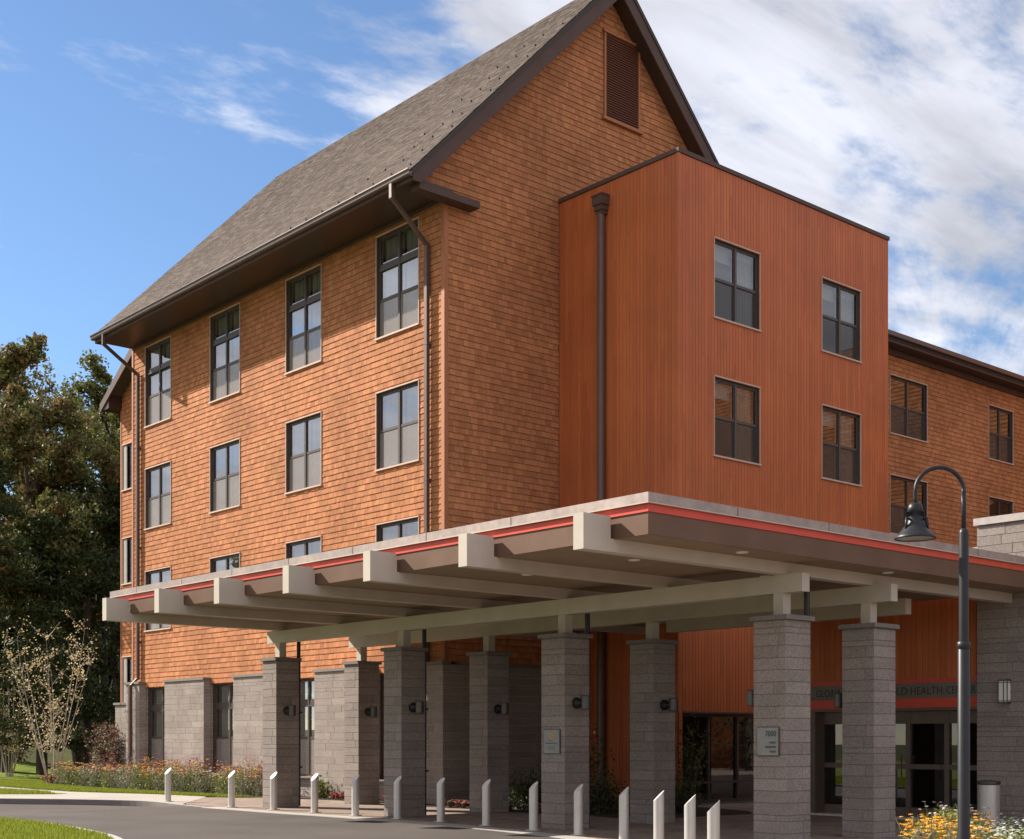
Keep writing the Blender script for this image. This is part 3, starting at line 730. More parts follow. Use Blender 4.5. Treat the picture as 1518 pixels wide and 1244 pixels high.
# ---- lamps on the columns
def col_lamp(x, y, label, side=-1):
    t = thing('column_lamp', label, 'wall light', (x, y, 2.45), 'cylinder lamps on the canopy columns')
    mb = MB(); mb.lathe([(0, 2.32), (.085, 2.32), (.095, 2.335), (.095, 2.575), (.085, 2.59), (0, 2.59)], x, y + side * .27, 20); mb.build('lamp_body', CHROME, t, smooth=False)
    mb = MB(); mb.tube([(x, y + side * .002, 2.45), (x, y + side * .05, 2.45), (x, y + side * .10, 2.45), (x, y + side * .13, 2.45), (x, y + side * .19, 2.45)], [.11, .108, .085, .05, .045], 16); mb.build('lamp_mount', STEEL, t, smooth=True)
nm = ['fourth', 'third', 'second', 'first']
for q, y in enumerate(cy[1:]):
    nth = ['third', 'second', 'first'][q]
    col_lamp(18.2, y - .008, 'dark cylinder lamp on the %s front column from the left' % nth)
    col_lamp(20.7, y - .008, 'dark cylinder lamp on the %s rear column from the left' % nth)
col_lamp(18.2, cy[0] + .66, 'dark lamp peeking out behind the column with the number plaque', 1)
col_lamp(20.7, cy[0] + .66, 'dark lamp peeking out behind the rear column by the doors', 1)

# ---- plaques
def plaque(label, ya, yb, z0, z1):
    t = thing('plaque', label, 'sign', (17.89, (ya + yb) / 2, z0))
    mb = MB(); mb.box(17.866, 17.892, yb, ya, z0, z1); mb.build('rim', PLAQR, t)
    mb = MB(); mb.box(17.858, 17.8655, yb + .018, ya - .018, z0 + .018, z1 - .018); p = mb.build('plate', PLAQ, t)
    return t, p, facing('W', 17.858, ya)
t, p, T = plaque('grey address plaque reading 7000 on the front column nearest the doors', 14.275, 13.81, 1.475, 1.965)
wall_text('7000', .19, .41, 1.80, .095, T, -.001, INK, p)
mb = MB(T); mb.box(.25, .41, -.002, -.0005, 1.765, 1.769); mb.build('rule', INK, p)
for s, z, xa in (('GREAT', 1.685, .27), ('MEADOW', 1.61, .19), ('ROAD', 1.535, .29)): wall_text(s, xa, .41, z, .036, T, -.001, INK, p, align='RIGHT')
t, p, T = plaque('grey plaque with small orange flower emblem on the third front column', 19.535, 19.06, 1.46, 1.945)
mb = MB(T)
for q in range(6):
    a = q * math.pi / 3 + .2; cx_, cz_ = .225 + .032 * math.cos(a), 1.815 + .032 * math.sin(a)
    mb.face([(cx_ + .022 * math.cos(b), -.002, cz_ + .022 * math.sin(b)) for b in (2 * math.pi * k / 10 for k in range(10))])
mb.build('emblem', INKO, p)
# the small lettering is not legible in the photograph: short engraved strokes, no words
for z, xa, xb, h in ((1.715, .15, .30, .018), (1.655, .07, .39, .034), (1.595, .11, .33, .016), (1.555, .11, .35, .016)):
    mb = MB(T); x = xa
    while x < xb:
        w = rng.uniform(.012, .022); mb.box(x, x + w * .35, -.002, -.0005, z, z + h); mb.box(x + w * .35, x + w, -.002, -.0005, z + h * rng.choice((0, .4)), z + h * .0 + h * .55); x += w + .010
    mb.build('engraved_line', INK, p)

# ================================================================== BOLLARDS
bpos = [(17.35, 34.3, -1, 0), (17.2, 30.54, -1, 0), (17.35, 28.75, -1, 0), (17.44, 27.06, -1, 0), (17.48, 25.43, -1, 0), (17.52, 23.87, -1, 0), (17.57, 22.41, -1, 0),
        (17.53, 20.87, -1, .1), (17.35, 19.25, -.97, .25), (17.1, 17.75, -.93, .35), (16.73, 16.24, -.85, .5), (16.07, 14.82, -.74, .67), (15.3, 13.48, -.68, .73), (14.17, 12.06, -.60, .80)]
blab = ['silver slant cut bollard standing farthest left, in front of the flower border', 'silver slant cut bollard before the end of the flower border, left of the first column',
        'silver slant cut bollard at the left edge of the first front column', 'silver slant cut bollard right of the first front column, before a ground floor window',
        'silver slant cut bollard in front of the first rear column', 'silver slant cut bollard against the second front column, the sunlit foot behind it',
        'silver slant cut bollard just right of the second front column', 'silver slant cut bollard in front of the second rear column',
        'silver slant cut bollard left of the column with the flower emblem plaque', 'silver slant cut bollard on the shaded side of the column with the flower emblem plaque',
        'silver slant cut bollard midway between emblem column and next rear column', 'silver slant cut bollard in front of the third rear column, foot out of view',
        'second slant cut bollard from the right, before the dark glazing', 'rightmost slant cut bollard, left of the column with the 7000 plaque']
BT = M('bollard_face', (.80, .77, .73), .35, metal=.1, nz=.06, nscale=8)
body, topf = MB(), MB(); n = 28; r = .086
bot = [(r * math.cos(2 * math.pi * q / n), r * math.sin(2 * math.pi * q / n)) for q in range(n)]
zc = lambda x: .845 + x * 1.0
i = body.add([(x, y, 0) for x, y in bot] + [(x, y, zc(x)) for x, y in bot])
for q in range(n): body.f.append((i + q, i + (q + 1) % n, i + n + (q + 1) % n, i + n + q)); body.m.append(0)
topf.face([(x * .97, y * .97, zc(x * .97) + .002) for x, y in bot]); 
i = topf.add([(x, y, zc(x)) for x, y in bot] + [(x * .97, y * .97, zc(x * .97) + .002) for x, y in bot])
for q in range(n): topf.f.append((i + q, i + (q + 1) % n, i + n + (q + 1) % n, i + n + q)); topf.m.append(0)
bme, tme = body.mesh('bollard_post', BOLL, True), topf.mesh('slanted_cap', BT)
fl = MB(); fl.lathe([(.15, .0), (.15, .012), (.088, .014)], 0, 0, 24); fme = fl.mesh('base_flange', BOLL)
for k, (x, y, nx, ny) in enumerate(bpos):
    t = thing('bollard', blab[k], 'bollard', (x, y, .006), 'slant cut bollards along the drive')
    t.rotation_euler[2] = math.atan2(-ny, -nx)
    for nme, me in (('bollard_post', bme), ('slanted_cap', tme), ('base_flange', fme)):
        o = bpy.data.objects.new(nme, me); COL.objects.link(o); o.parent = t

# ================================================================== STREET LAMP
lx, ly = 14.097, 8.27
lamp = thing('street_lamp', 'dark gooseneck street lamp with bell shade among yellow flowers', 'street lamp', (lx, ly, 0))
dv = Vector((-.7533, .6575, 0)); HX = .61
mb = MB(); mb.lathe([(.11, 0), (.11, .02), (.085, .05), (.076, .10), (.074, 2.96), (.066, 2.97)], lx, ly, 24); mb.lathe([(.072, 2.90), (.083, 2.905), (.083, 2.99), (.072, 2.995)], lx, ly, 24); mb.build('pole', LAMP, lamp, smooth=True)
mb = MB(); mb.lathe([(.060, 2.96), (.060, 4.36), (.050, 4.40), (.028, 4.42)], lx, ly, 24); mb.build('upper_pole', LAMP, lamp, smooth=True)
mb = MB(); pts = [(lx, ly, 4.38), (lx, ly, 4.70), (lx, ly, 4.88)]
for q in range(0, 19):
    a = math.pi * q / 18; c = Vector((lx, ly, 0)) + dv * (HX / 2) - dv * (HX / 2) * math.cos(a); pts.append((c.x, c.y, 4.88 + HX / 2 * math.sin(a)))
he = Vector((lx, ly, 0)) + dv * HX; pts += [(he.x, he.y, 4.80), (he.x, he.y, 4.70)]
mb.tube(pts, [.029] * 3 + [.027] * 19 + [.025] * 2, 12); mb.build('gooseneck_arm', LAMP, lamp, smooth=True)
mb = MB(); hx, hy = he.x, he.y
mb.lathe([(.03, 4.74), (.060, 4.735), (.085, 4.71), (.095, 4.67), (.096, 4.63), (.088, 4.62), (.088, 4.575)], hx, hy, 28); mb.lathe([(.092, 4.575), (.092, 4.52), (.10, 4.50)], hx, hy, 28); hs = mb.build('lamp_housing', LAMP, lamp, smooth=True)
mb = MB()
for q in range(22):
    a = 2 * math.pi * q / 22; c, s_ = math.cos(a), math.sin(a)
    mb.face([(hx + .088 * c, hy + .088 * s_, 4.56), (hx + .103 * c, hy + .103 * s_, 4.56), (hx + .103 * c, hy + .103 * s_, 4.625), (hx + .088 * c, hy + .088 * s_, 4.625)])
mb.build('cooling_fins', LAMP, hs)
mb = MB(); mb.lathe([(.10, 4.51), (.115, 4.47), (.165, 4.40), (.225, 4.335), (.252, 4.305), (.254, 4.285), (.247, 4.283), (.225, 4.31), (.15, 4.39), (.0, 4.42)], hx, hy, 36); mb.build('lamp_shade', LAMP, lamp, smooth=True)
mb = MB(); mb.lathe([(.236, 4.296), (.15, 4.282), (0, 4.276)], hx, hy, 30); mb.build('lens', M('lamp_lens', (.30, .31, .28), .2), lamp, smooth=True)
mb = MB()
for a in (.8, 2.9, 5.0):
    c, s_ = math.cos(a), math.sin(a); mb.tube([(hx + .10 * c, hy + .10 * s_, 4.53), (hx + .145 * c, hy + .145 * s_, 4.54), (hx + .15 * c, hy + .15 * s_, 4.47), (hx + .155 * c, hy + .155 * s_, 4.40)], [.016, .018, .018, .014], 8)
mb.build('shade_bracket', LAMP, lamp, smooth=True)

LK = .912
def shrink(o):
    for ch in o.children:
        if ch.type == 'MESH':
            off = Vector((lx, ly, 0))
            for v_ in ch.data.vertices:
                z_ = v_.co.z; v_.co.x = lx + (v_.co.x - lx) * LK; v_.co.y = ly + (v_.co.y - ly) * LK
                v_.co.z = z_ if z_ < .2 else 1.8 + (z_ - 1.8) * LK
            ch.data.update()
        shrink(ch)
shrink(lamp)
# litter bin by the doors
lb = thing('litter_bin', 'silver cylindrical litter bin against the stone wall behind yellow flowers', 'litter bin', (24.35, 13.75, 0))
mb = MB(); mb.lathe([(0, .02), (.20, .02), (.21, .05), (.21, .86), (.0, .86)], 24.35, 13.75, 32); mb.build('bin_body', BOLL, lb)
mb = MB(); mb.lathe([(.212, .87), (.225, .88), (.225, .93), (.10, .95), (.09, .92), (0, .92)], 24.35, 13.75, 32); mb.build('bin_lid', CHROME, lb)

# ================================================================== GROUND
edge = [(9.0, 46.6), (11.0, 44.2), (12.8, 41.8), (14.58, 39.29), (15.9, 37.55), (16.75, 36.0), (17.05, 35.0), (16.98, 33.8), (16.8, 32.7), (16.65, 30.9), (16.68, 29.4), (16.72, 27.5), (16.9, 25.6), (16.95, 24.0), (16.98, 22.0), (16.85, 20.0), (16.64, 18.5), (16.4, 17.1), (15.85, 15.7), (15.1, 14.2), (14.2, 12.8), (13.0, 11.2), (11.0, 9.2), (8.0, 7.0), (2.0, 4.5), (-10, 2.0)]
def smooth(pts, it=2):
    for _ in range(it):
        q = [pts[0]]
        for a, b in zip(pts, pts[1:]):
            q += [(a[0] * .75 + b[0] * .25, a[1] * .75 + b[1] * .25), (a[0] * .25 + b[0] * .75, a[1] * .25 + b[1] * .75)]
        q.append(pts[-1]); pts = q
    return pts
edge = smooth(edge)
def offset(pts, d):
    out = []
    for k in range(len(pts)):
        a, b = pts[max(k - 1, 0)], pts[min(k + 1, len(pts) - 1)]
        dx, dy = b[0] - a[0], b[1] - a[1]; l = math.hypot(dx, dy) or 1
        out.append((pts[k][0] - dy / l * d, pts[k][1] + dx / l * d))
    return out
def zroad(y):
    t = min(max((y - 31.5) / 4.2, 0), 1); t = t * t * (3 - 2 * t); return -.012 - .145 * t
# big base sheet with the rising ground on the left
def hz(x, y):
    d = x * .6575 + y * .7533; l = x * .7533 - y * .6575
    h = max(0., d - 60) * .085 * min(1., max(0., (-l - 6) / 10)); h = min(h, 3.2)
    return h + .18 * math.sin(x * .21) * math.sin(y * .17) * min(1, h)
mb = MB(); nx = 70
gx = [-240 + 12 * k for k in range(16)] + [-48 + 4 * k for k in range(44)] + [128 + 14 * k for k in range(14)]
gy = [-240 + 14 * k for k in range(15)] + [-30 + 4 * k for k in range(48)] + [162 + 14 * k for k in range(14)]
for i_ in range(len(gx)):
    for j_ in range(len(gy)): mb.v.append((gx[i_], gy[j_], hz(gx[i_], gy[j_]) - .25))
ny = len(gy)
for i_ in range(len(gx) - 1):
    for j_ in range(ny - 1): mb.f.append((i_ * ny + j_, (i_ + 1) * ny + j_, (i_ + 1) * ny + j_ + 1, i_ * ny + j_ + 1)); mb.m.append(0)
struct('ground', mb, HILLM, True)
# road: strips from the kerb edge towards the viewer side
mb = MB(); far = offset(edge, -60)
lev = [0, .5, 2, 4.5, 7, 12, 25, 60]
rows = [offset(edge, -d) for d in lev[:4]]
i0 = mb.add([(x, y, zroad(y)) for x, y in edge]); n = len(edge)
f2 = [(-40, 60), (-60, -20)]
isl_edge = smooth([(6.0, 39.0), (8.6, 35.0), (10.3, 31.2), (10.82, 29.2), (10.97, 27.2), (10.88, 25.4), (10.7, 24.1), (10.42, 22.4), (9.6, 20.2), (8.2, 18.2), (6.0, 16.2), (2.0, 14), (-4, 12)])
mb = MB()
m_ = 26
def resamp(pts, n):
    d = [0]
    for a, b in zip(pts, pts[1:]): d.append(d[-1] + math.hypot(b[0] - a[0], b[1] - a[1]))
    out = []
    for k in range(n):
        t = d[-1] * k / (n - 1); j = 0
        while j < len(d) - 2 and d[j + 1] < t: j += 1
        u = (t - d[j]) / max(1e-9, d[j + 1] - d[j]); out.append((pts[j][0] + (pts[j + 1][0] - pts[j][0]) * u, pts[j][1] + (pts[j + 1][1] - pts[j][1]) * u))
    return out
A = resamp(edge, 60); B = resamp(isl_edge, 60); K = 10
for k in range(60):
    for q in range(K + 1):
        t = q / K; x = A[k][0] * (1 - t) + B[k][0] * t; y = A[k][1] * (1 - t) + B[k][1] * t; mb.v.append((x, y, zroad(y)))
for k in range(59):
    for q in range(K): a = k * (K + 1) + q; mb.f.append((a, a + 1, a + K + 2, a + K + 1)); mb.m.append(0)
struct('road', mb, ASPH, True)
# island
mb = MB(); outer = isl_edge; poly = offset(outer, -.16) + [(-30, 10), (-30, 60)]
ZI = .05
mb.face([(x, y, ZI + .01) for x, y in poly]); struct('island_lawn', mb, GRASS)
def band(pts, d, z0, z1fn, name, mat):
    mb = MB(); o = offset(pts, d); n = len(pts)
    i = mb.add([(x, y, z1fn(y) ) for x, y in pts] + [(x, y, z1fn(y)) for x, y in o] + [(x, y, z0) for x, y in pts] + [(x, y, z0) for x, y in o])
    for k in range(n - 1):
        mb.f.append((i + k, i + k + 1, i + n + k + 1, i + n + k)); mb.m.append(0)
        mb.f.append((i + k, i + 2 * n + k, i + 2 * n + k + 1, i + k + 1)); mb.m.append(0)
        mb.f.append((i + n + k, i + n + k + 1, i + 3 * n + k + 1, i + 3 * n + k)); mb.m.append(0)
    return struct(name, mb, mat)
band(isl_edge, -.16, -.3, lambda y: ZI, 'island_kerb', CURBLT)
# kerb along the building side: granite where it stands up, flush concrete by the canopy
hi = [p for p in edge if p[1] > 31.0]; lo = [p for p in edge if p[1] <= 31.4]
band(hi, .16, -.3, lambda y: .0, 'kerb', GRANITE)
kt = MB(); o_ = offset(hi, .155); o2 = offset(hi, .012)
i = kt.add([(x, y, .004) for x, y in o2] + [(x, y, .004) for x, y in o_])
for k in range(len(hi) - 1): kt.f.append((i + k, i + k + 1, i + len(hi) + k + 1, i + len(hi) + k)); kt.m.append(0)
struct('kerb_top', kt, CURBLT)
band(lo, .42, -.3, lambda y: .0, 'flush_kerb', CURBLT)
# plaza of pavers and the pavement
pe = offset(edge, .16); pl = offset(edge, .42)
plaza = [p for p in pl if p[1] <= 35.6] + [(-10, -30), (60, -30), (60, 27.5), (21.9, 27.6), (21.9, 33.2), (20.6, 34.6), (19.6, 35.9), (18.6, 37.4)]
mb = MB(); mb.slab(plaza, -.3, .002); struct('plaza', mb, PAVER)
side = [p for p in pe if 33.0 < p[1]] + [(17.0, 34.0)]
back = [(19.55, 36.2), (19.64, 36.6), (19.18, 39.23), (18.5, 41.0), (17.5, 41.3), (16.9, 40.9), (15.6, 42.03), (13.8, 44.8), (11.6, 47.8)]
side = [p for p in pe if 32.6 < p[1]]
poly = side + back[:]
mb = MB(); mb.slab(poly, -.3, .007); struct('pavement', mb, CONC)
path = [(18.5, 41.0), (18.05, 42.6), (17.95, 45.0), (17.95, 48.4), (17.6, 52.5), (16.6, 58), (15.6, 58), (16.6, 52.0), (16.95, 48.0), (17.05, 45.0), (17.3, 42.4), (17.5, 41.3)]
mb = MB(); mb.slab(path, -.3, .010); struct('path', mb, CONC)
# lawns
wedge = [(16.9, 40.92), (15.6, 42.05), (13.8, 44.82), (11.6, 47.82), (12, 58), (15.59, 58), (16.58, 52.0), (16.93, 48.0), (17.02, 45.0), (17.25, 42.4), (17.4, 41.3)]
mb = MB(); mb.slab(wedge, -.3, .012); struct('verge_lawn', mb, GRASS)
lawnf = [(20.5, 34.75), (19.9, 35.2), (19.64, 36.6), (19.18, 39.23), (18.53, 41.0), (18.08, 42.6), (17.98, 45.0), (17.98, 48.4), (17.63, 52.5), (16.63, 58)]
mb = MB(); pts = resamp(lawnf, 40)
rowsN = 14
for k in range(40):
    for q in range(rowsN + 1):
        t = (q / rowsN) ** 1.6; x = pts[k][0] + (1.6 + k * .22) * t; y = pts[k][1] + (.3 + .22 * k) * t
        mb.v.append((x, y, .012 + max(0, hz(x, y) - .02) - (0 if q < rowsN else .5)))
for k in range(39):
    for q in range(rowsN): a = k * (rowsN + 1) + q; mb.f.append((a, a + 1, a + rowsN + 2, a + rowsN + 1)); mb.m.append(0)
struct('lawn', mb, GRASS, True)
# mulch beds
mb = MB()
mb.slab([(20.25, 35.2), (20.05, 38), (19.75, 41.0), (19.6, 44.5), (19.9, 49.5), (22.6, 52), (24, 52), (22.6, 46), (21.9, 35.2)], -.2, .03)
mb.slab([(20.55, 34.6), (21.75, 34.6), (21.75, 29.9), (21.2, 29.9), (21.3, 32.2)], -.2, .03)
mb.slab([(20.95, 29.0), (21.15, 27.2), (21.3, 25.9), (21.1, 23.0), (21.4, 21.8), (21.2, 20.4), (22.3, 20.1), (24.85, 20.0), (25.5, 20.6), (26.2, 23.3), (26.1, 27.6), (21.9, 27.6), (21.7, 29.5)], -.2, .022)
struct('mulch_bed', mb, MULCH)

# ================================================================== PLANTING
F = Vector((.6575, .7533, 0)); RT = Vector((.7533, -.6575, 0))
def at(px, dep, z=0.): p = F * dep + RT * ((px - 759) / 2003 * dep); return Vector((p.x, p.y, z))

def leaves(cent, size, nmat=1, up=.0, aspect=.6, jitter=.5):
    """arrays of leaf quads; cent (n,3)"""
    n = len(cent); a = nrg.normal(size=(n, 3)); a[:, 2] *= (1 - up); a /= np.linalg.norm(a, axis=1)[:, None] + 1e-9
    b = nrg.normal(size=(n, 3)); b -= (a * b).sum(1)[:, None] * a; b /= np.linalg.norm(b, axis=1)[:, None] + 1e-9
    s = size * (1 + jitter * (nrg.random(n) - .5))[:, None]
    A, B = a * s * .5, b * s * .5 * aspect
    v = np.stack([cent - A - B * .3, cent - A * .1 - B, cent + A, cent - A * .1 + B], 1)
    return v.reshape(-1, 3), nrg.integers(0, nmat, n)
def quads_obj(name, v, mi, mats, parent=None, loc=None, extra=None):
    n = len(v) // 4; me = bpy.data.meshes.new(name)
    me.vertices.add(len(v)); me.loops.add(n * 4); me.polygons.add(n)
    me.vertices.foreach_set('co', v.astype(np.float32).ravel()); me.loops.foreach_set('vertex_index', np.arange(n * 4, dtype=np.int32))
    me.polygons.foreach_set('loop_start', np.arange(0, n * 4, 4, dtype=np.int32)); me.polygons.foreach_set('loop_total', np.full(n, 4, np.int32))
    me.polygons.foreach_set('material_index', mi.astype(np.int32))
    for m in mats: me.materials.append(m)
    me.update(calc_edges=True); return link(name, me, parent, loc)

def limb(p0, d, L_, n, wob, r):
    pts = [Vector(p0)]; d = Vector(d).normalized()
    for k in range(n):
        d = (d + Vector((r.uniform(-wob, wob), r.uniform(-wob, wob), r.uniform(-wob * .4, wob)))).normalized(); pts.append(pts[-1] + d * L_ / n)
    return pts

def oak(px, dep, H_, rad, label, seed, mats, nl=15000, crown0=.30, group='trees behind the building', lsize=.20):
    r = random.Random(seed); b = at(px, dep); b.z = hz(b.x, b.y) - .3
    t = thing('oak_tree', label, 'tree', b, group)
    mb = MB(); tips = []
    tr = limb(b, (r.uniform(-.08, .08), r.uniform(-.08, .08), 1), H_ * .82, 9, .07, r)
    mb.tube(tr, [.30 * (1 - .095 * k) for k in range(10)], 8)
    for q in range(15):
        k = r.randint(3, 9); p = tr[k]; a = r.uniform(0, 2 * math.pi); up = .35 + .08 * k
        L1 = rad * r.uniform(.55, 1.05) * (1.25 - k * .055)
        br = limb(p, (math.cos(a), math.sin(a), up), L1, 5, .22, r); mb.tube(br, [.13 * (1 - .15 * j) for j in range(6)], 5, caps=False)
        tips += br[2:]
        for s in range(3):
            j = r.randint(2, 5); a2 = a + r.uniform(-1.2, 1.2)
            b2 = limb(br[j], (math.cos(a2), math.sin(a2), r.uniform(.1, .9)), L1 * .5, 4, .25, r); mb.tube(b2, [.05, .04, .03, .02, .012], 4, caps=False); tips += b2[1:]
    tips += tr[7:]
    mb.build('trunk', BARK, t)
    tp = np.array([tuple(p) for p in tips]); tp = tp[tp[:, 2] > b.z + H_ * crown0]
    ncl = len(tp); per = max(1, nl // ncl); rad_c = nrg.uniform(.30, .95, ncl)
    idx = np.repeat(np.arange(ncl), per); dirs = nrg.normal(size=(len(idx), 3)); dirs /= np.linalg.norm(dirs, axis=1)[:, None]
    c = tp[idx] + dirs * (rad_c[idx] * nrg.random(len(idx)) ** .5)[:, None] * np.array([1, 1, .75])
    v, _ = leaves(c, lsize, 1, jitter=.9)
    cm = nrg.integers(0, len(mats), ncl); mi = cm[idx]; flip = nrg.random(len(idx)) < .25; mi[flip] = nrg.integers(0, len(mats), flip.sum())
    quads_obj('crown', v, mi, mats, t); return t

def pine(px, dep, H_, rad, label, seed, nl=9000, group='dark conifers below the oaks'):
    r = random.Random(seed); b = at(px, dep); b.z = hz(b.x, b.y) - .3
    t = thing('pine_tree', label, 'tree', b, group); mb = MB()
    top = b + Vector((r.uniform(-.3, .3), r.uniform(-.3, .3), H_)); mb.tube([b, b.lerp(top, .5), top], [.28, .17, .02], 8)
    C = []
    nb = 70
    for q in range(nb):
        f = r.uniform(.10, .99); z = b.lerp(top, f); a = r.uniform(0, 2 * math.pi); L_ = rad * (1.05 - f) ** .8 * r.uniform(.7, 1.1)
        br = limb(z, (math.cos(a), math.sin(a), r.uniform(-.15, .2)), L_, 4, .1, r); mb.tube(br, [.04, .03, .025, .02, .01], 4, caps=False)
        for p, w in zip(br[1:], (.4, .7, 1, 1)):
            C.append((p.x, p.y, p.z, w * (.35 + .35 * L_ / rad)))
    mb.build('trunk', BARK, t)
    C = np.array(C); idx = nrg.integers(0, len(C), nl); dd = nrg.normal(size=(nl, 3)) * np.array([1, 1, .38]) * C[idx, 3:4] * .75
    v, mi = leaves(C[idx, :3] + dd, .26, 1, aspect=.35, jitter=.9); quads_obj('crown', v, mi, [PINE], t); return t

oak(10, 62, 20.6, 5.0, 'tall olive and russet oak at the left edge, reaching the sky', 3, [OAK1, OAK1, OAK2], 38000)
oak(118, 66, 21.6, 4.2, 'tall russet topped oak beside the gable of the stair tower', 8, [OAK1, OAK2], 34000)
oak(66, 78, 21.0, 5.5, 'oak in the gap between the two tall oaks, farther back', 15, [OAK1], 28000)
oak(172, 70, 20.5, 4.6, 'olive oak half hidden behind the stair tower', 21, [OAK1], 36000, .12)
oak(152, 69, 18.6, 4.2, 'yellowish oak filling the gap between the russet topped oak and the stair tower', 44, [OAK1, OAK2, OAK1], 30000, .12)
oak(-110, 70, 20, 6, 'oak mostly outside the left edge of the photo', 27, [OAK1, OAK2], 9000)
pine(-15, 59, 14.5, 4.2, 'dark pine below the left oak at the edge of the photo', 4)
pine(62, 61, 12.0, 3.8, 'dark pine behind the pale birches', 5)
pine(128, 63, 13.5, 3.8, 'dark pine below the russet topped oak', 6)
pine(182, 66, 14.5, 3.8, 'dark pine partly hidden by the corner of the stair tower', 7)
for k, y in enumerate((2, 7, 12, 17, 22)):  # unseen pines added so the shopfront glass mirrors dark, not the sunlit wall
    d = 56 * .6575 + y * .7533; pine(759 + 2003 * (56 * .7533 - y * .6575) / d, d, 8.5, 3.4, 'unseen dark pine added to mask the return wall in the shopfront reflection', 90 + k, 1600, 'pines added to darken the shopfront reflection')
# far wood behind
n = 42000; pxs = nrg.uniform(-260, 420, n); dp = nrg.uniform(84, 96, n); zz = 2.4 + 15.5 * nrg.random(n) ** .8 * (.8 + .2 * np.sin(pxs * .045) * np.sin(pxs * .013 + 1))
lat = (pxs - 759) / 2003 * dp
c = np.stack([.6575 * dp + .7533 * lat, .7533 * dp - .6575 * lat, zz], 1)
v, mi = leaves(c, .75, 1, jitter=1.)
tag(quads_obj('woodland', v, mi, [WOOD]), 'dark far woodland filling the gaps under the tall oaks', 'woodland', kind='stuff')

def birch(px, dep, H_, label, seed, spread):
    r = random.Random(seed); b = at(px, dep); b.z = max(0, hz(b.x, b.y)) + .0
    t = thing('birch_clump', label, 'tree', b, 'young birches on the lawn'); mb = MB(); C = []
    for q in range(9):
        a = 2 * math.pi * q / 9 + r.uniform(-.4, .4); s0 = b + Vector((math.cos(a), math.sin(a), 0)) * .12
        st = limb(s0, (math.cos(a) * spread, math.sin(a) * spread, 1.0), H_ * r.uniform(.75, 1.0), 8, .055, r)
        mb.tube(st, [.026 * (1 - .10 * k) for k in range(9)], 6)
        for s in range(12):
            k = r.randint(2, 8); a2 = r.uniform(0, 2 * math.pi)
            tw = limb(st[k], (math.cos(a2), math.sin(a2), r.uniform(.5, 1.3)), r.uniform(.4, 1.1), 4, .15, r); mb.tube(tw, [.011, .009, .007, .005, .003], 4, caps=False)
            C += [tuple(p) for p in tw[1:]]
    mb.build('trunk', PBARK, t)
    C = np.array(C); n = 2000; idx = nrg.integers(0, len(C), n); keep = nrg.random(n) < (.35 + .65 * (nrg.random(len(C)) > .35)[idx])
    c = C[idx][keep] + nrg.normal(size=(keep.sum(), 3)) * .10
    v, mi = leaves(c, .080, 1, aspect=.7); quads_obj('crown', v, mi, [BIRL], t)
birch(76, 51.0, 5.9, 'multi stemmed young birch with sparse pale yellow leaves, beside the flower border', 12, .26)
birch(14, 60.0, 5.4, 'young birch with yellow leaves at the left edge of the photo', 13, .24)

def shrub(name, base, h, rad, label, mats, nl, leaf, seed, stems=14, upright=1.0, cat='shrub', group=None, stem_mat=None, fill=0.):
    r = random.Random(seed); b = Vector(base); t = thing(name, label, cat, b, group); mb = MB(); C = []
    for q in range(stems):
        a = r.uniform(0, 2 * math.pi); tilt = r.uniform(.05, 1.) * rad / h / upright
        st = limb(b + Vector((math.cos(a), math.sin(a), 0)) * r.uniform(0, rad * .35), (math.cos(a) * tilt, math.sin(a) * tilt, 1), h * r.uniform(.6, 1.), 6, .10, r)
        mb.tube(st, [.012, .011, .010, .008, .007, .005, .003], 4, caps=False); C += [tuple(p) for p in st[1:]]
    mb.build('stems', stem_mat or TWIG, t)
    C = np.array(C); idx = nrg.integers(0, len(C), nl); c = C[idx] + nrg.normal(size=(nl, 3)) * rad * (.16 + fill)
    c[:, 2] = np.maximum(c[:, 2], b.z + .03); v, mi = leaves(c, leaf, len(mats)); quads_obj('foliage', v, mi, mats, t); return t
def ga(px, y, z=0.): d = 1.8 * 2003 / (y - 1092); p = at(px, d); return (p.x, p.y, z)
shrub('shrub', (23.6, 24.3, 0), 2.1, .8, 'tall twiggy shrub against the orange boards, left of the third rear column', [SHRG, OAK1], 1300, .085, 31, 22)
shrub('shrub', (25.6, 22.6, 0), 2.3, .6, 'tall sparse shrub at the corner of the shopfront glazing', [SHRG, OAK1], 900, .085, 32, 14)
shrub('shrub', (22.3, 22.4, 0), .85, .65, 'low dark evergreen shrub under the tall twiggy shrub', [SHRG], 1700, .08, 33, 26, .8, fill=.12)
shrub('shrub', (23.6, 21.3, 0), .7, .6, 'low dark shrub right of the third rear column, before the glazing', [SHRG], 1400, .08, 34, 24, .8, fill=.12)
shrub('shrub', (22.5, 25.2, 0), .75, .7, 'low dark shrub before the shaded stone base', [SHRG], 1700, .08, 35, 26, .8, fill=.12)
shrub('shrub', (22.4, 48.6, 0), 2.3, .55, 'russet leaved climber against the stone base of the stair tower', [REDL, GREYG], 1500, .10, 36, 16)
shrub('shrub', at(150, 52.0), 2.3, .65, 'bushy russet shrub left of the stair tower stone', [REDL, TWIG, GREYG], 1300, .10, 37, 20)
shrub('grass_tuft', (24.7, 12.3, 0), 1.0, .35, 'dark ornamental grass tuft at the foot of the stone wall', [SHRG], 380, .10, 38, 40, 1., 'plant')
shrub('grass_tuft', (21.5, 32.9, 0), .6, .4, 'light green grass tuft beside the first front column', [SHRL], 320, .10, 39, 30, 1., 'plant')
shrub('shrub', at(22, 66.0, .5), 2.6, 1.3, 'purplish bare shrub behind the birches', [TWIG, REDL], 1500, .12, 40, 34)

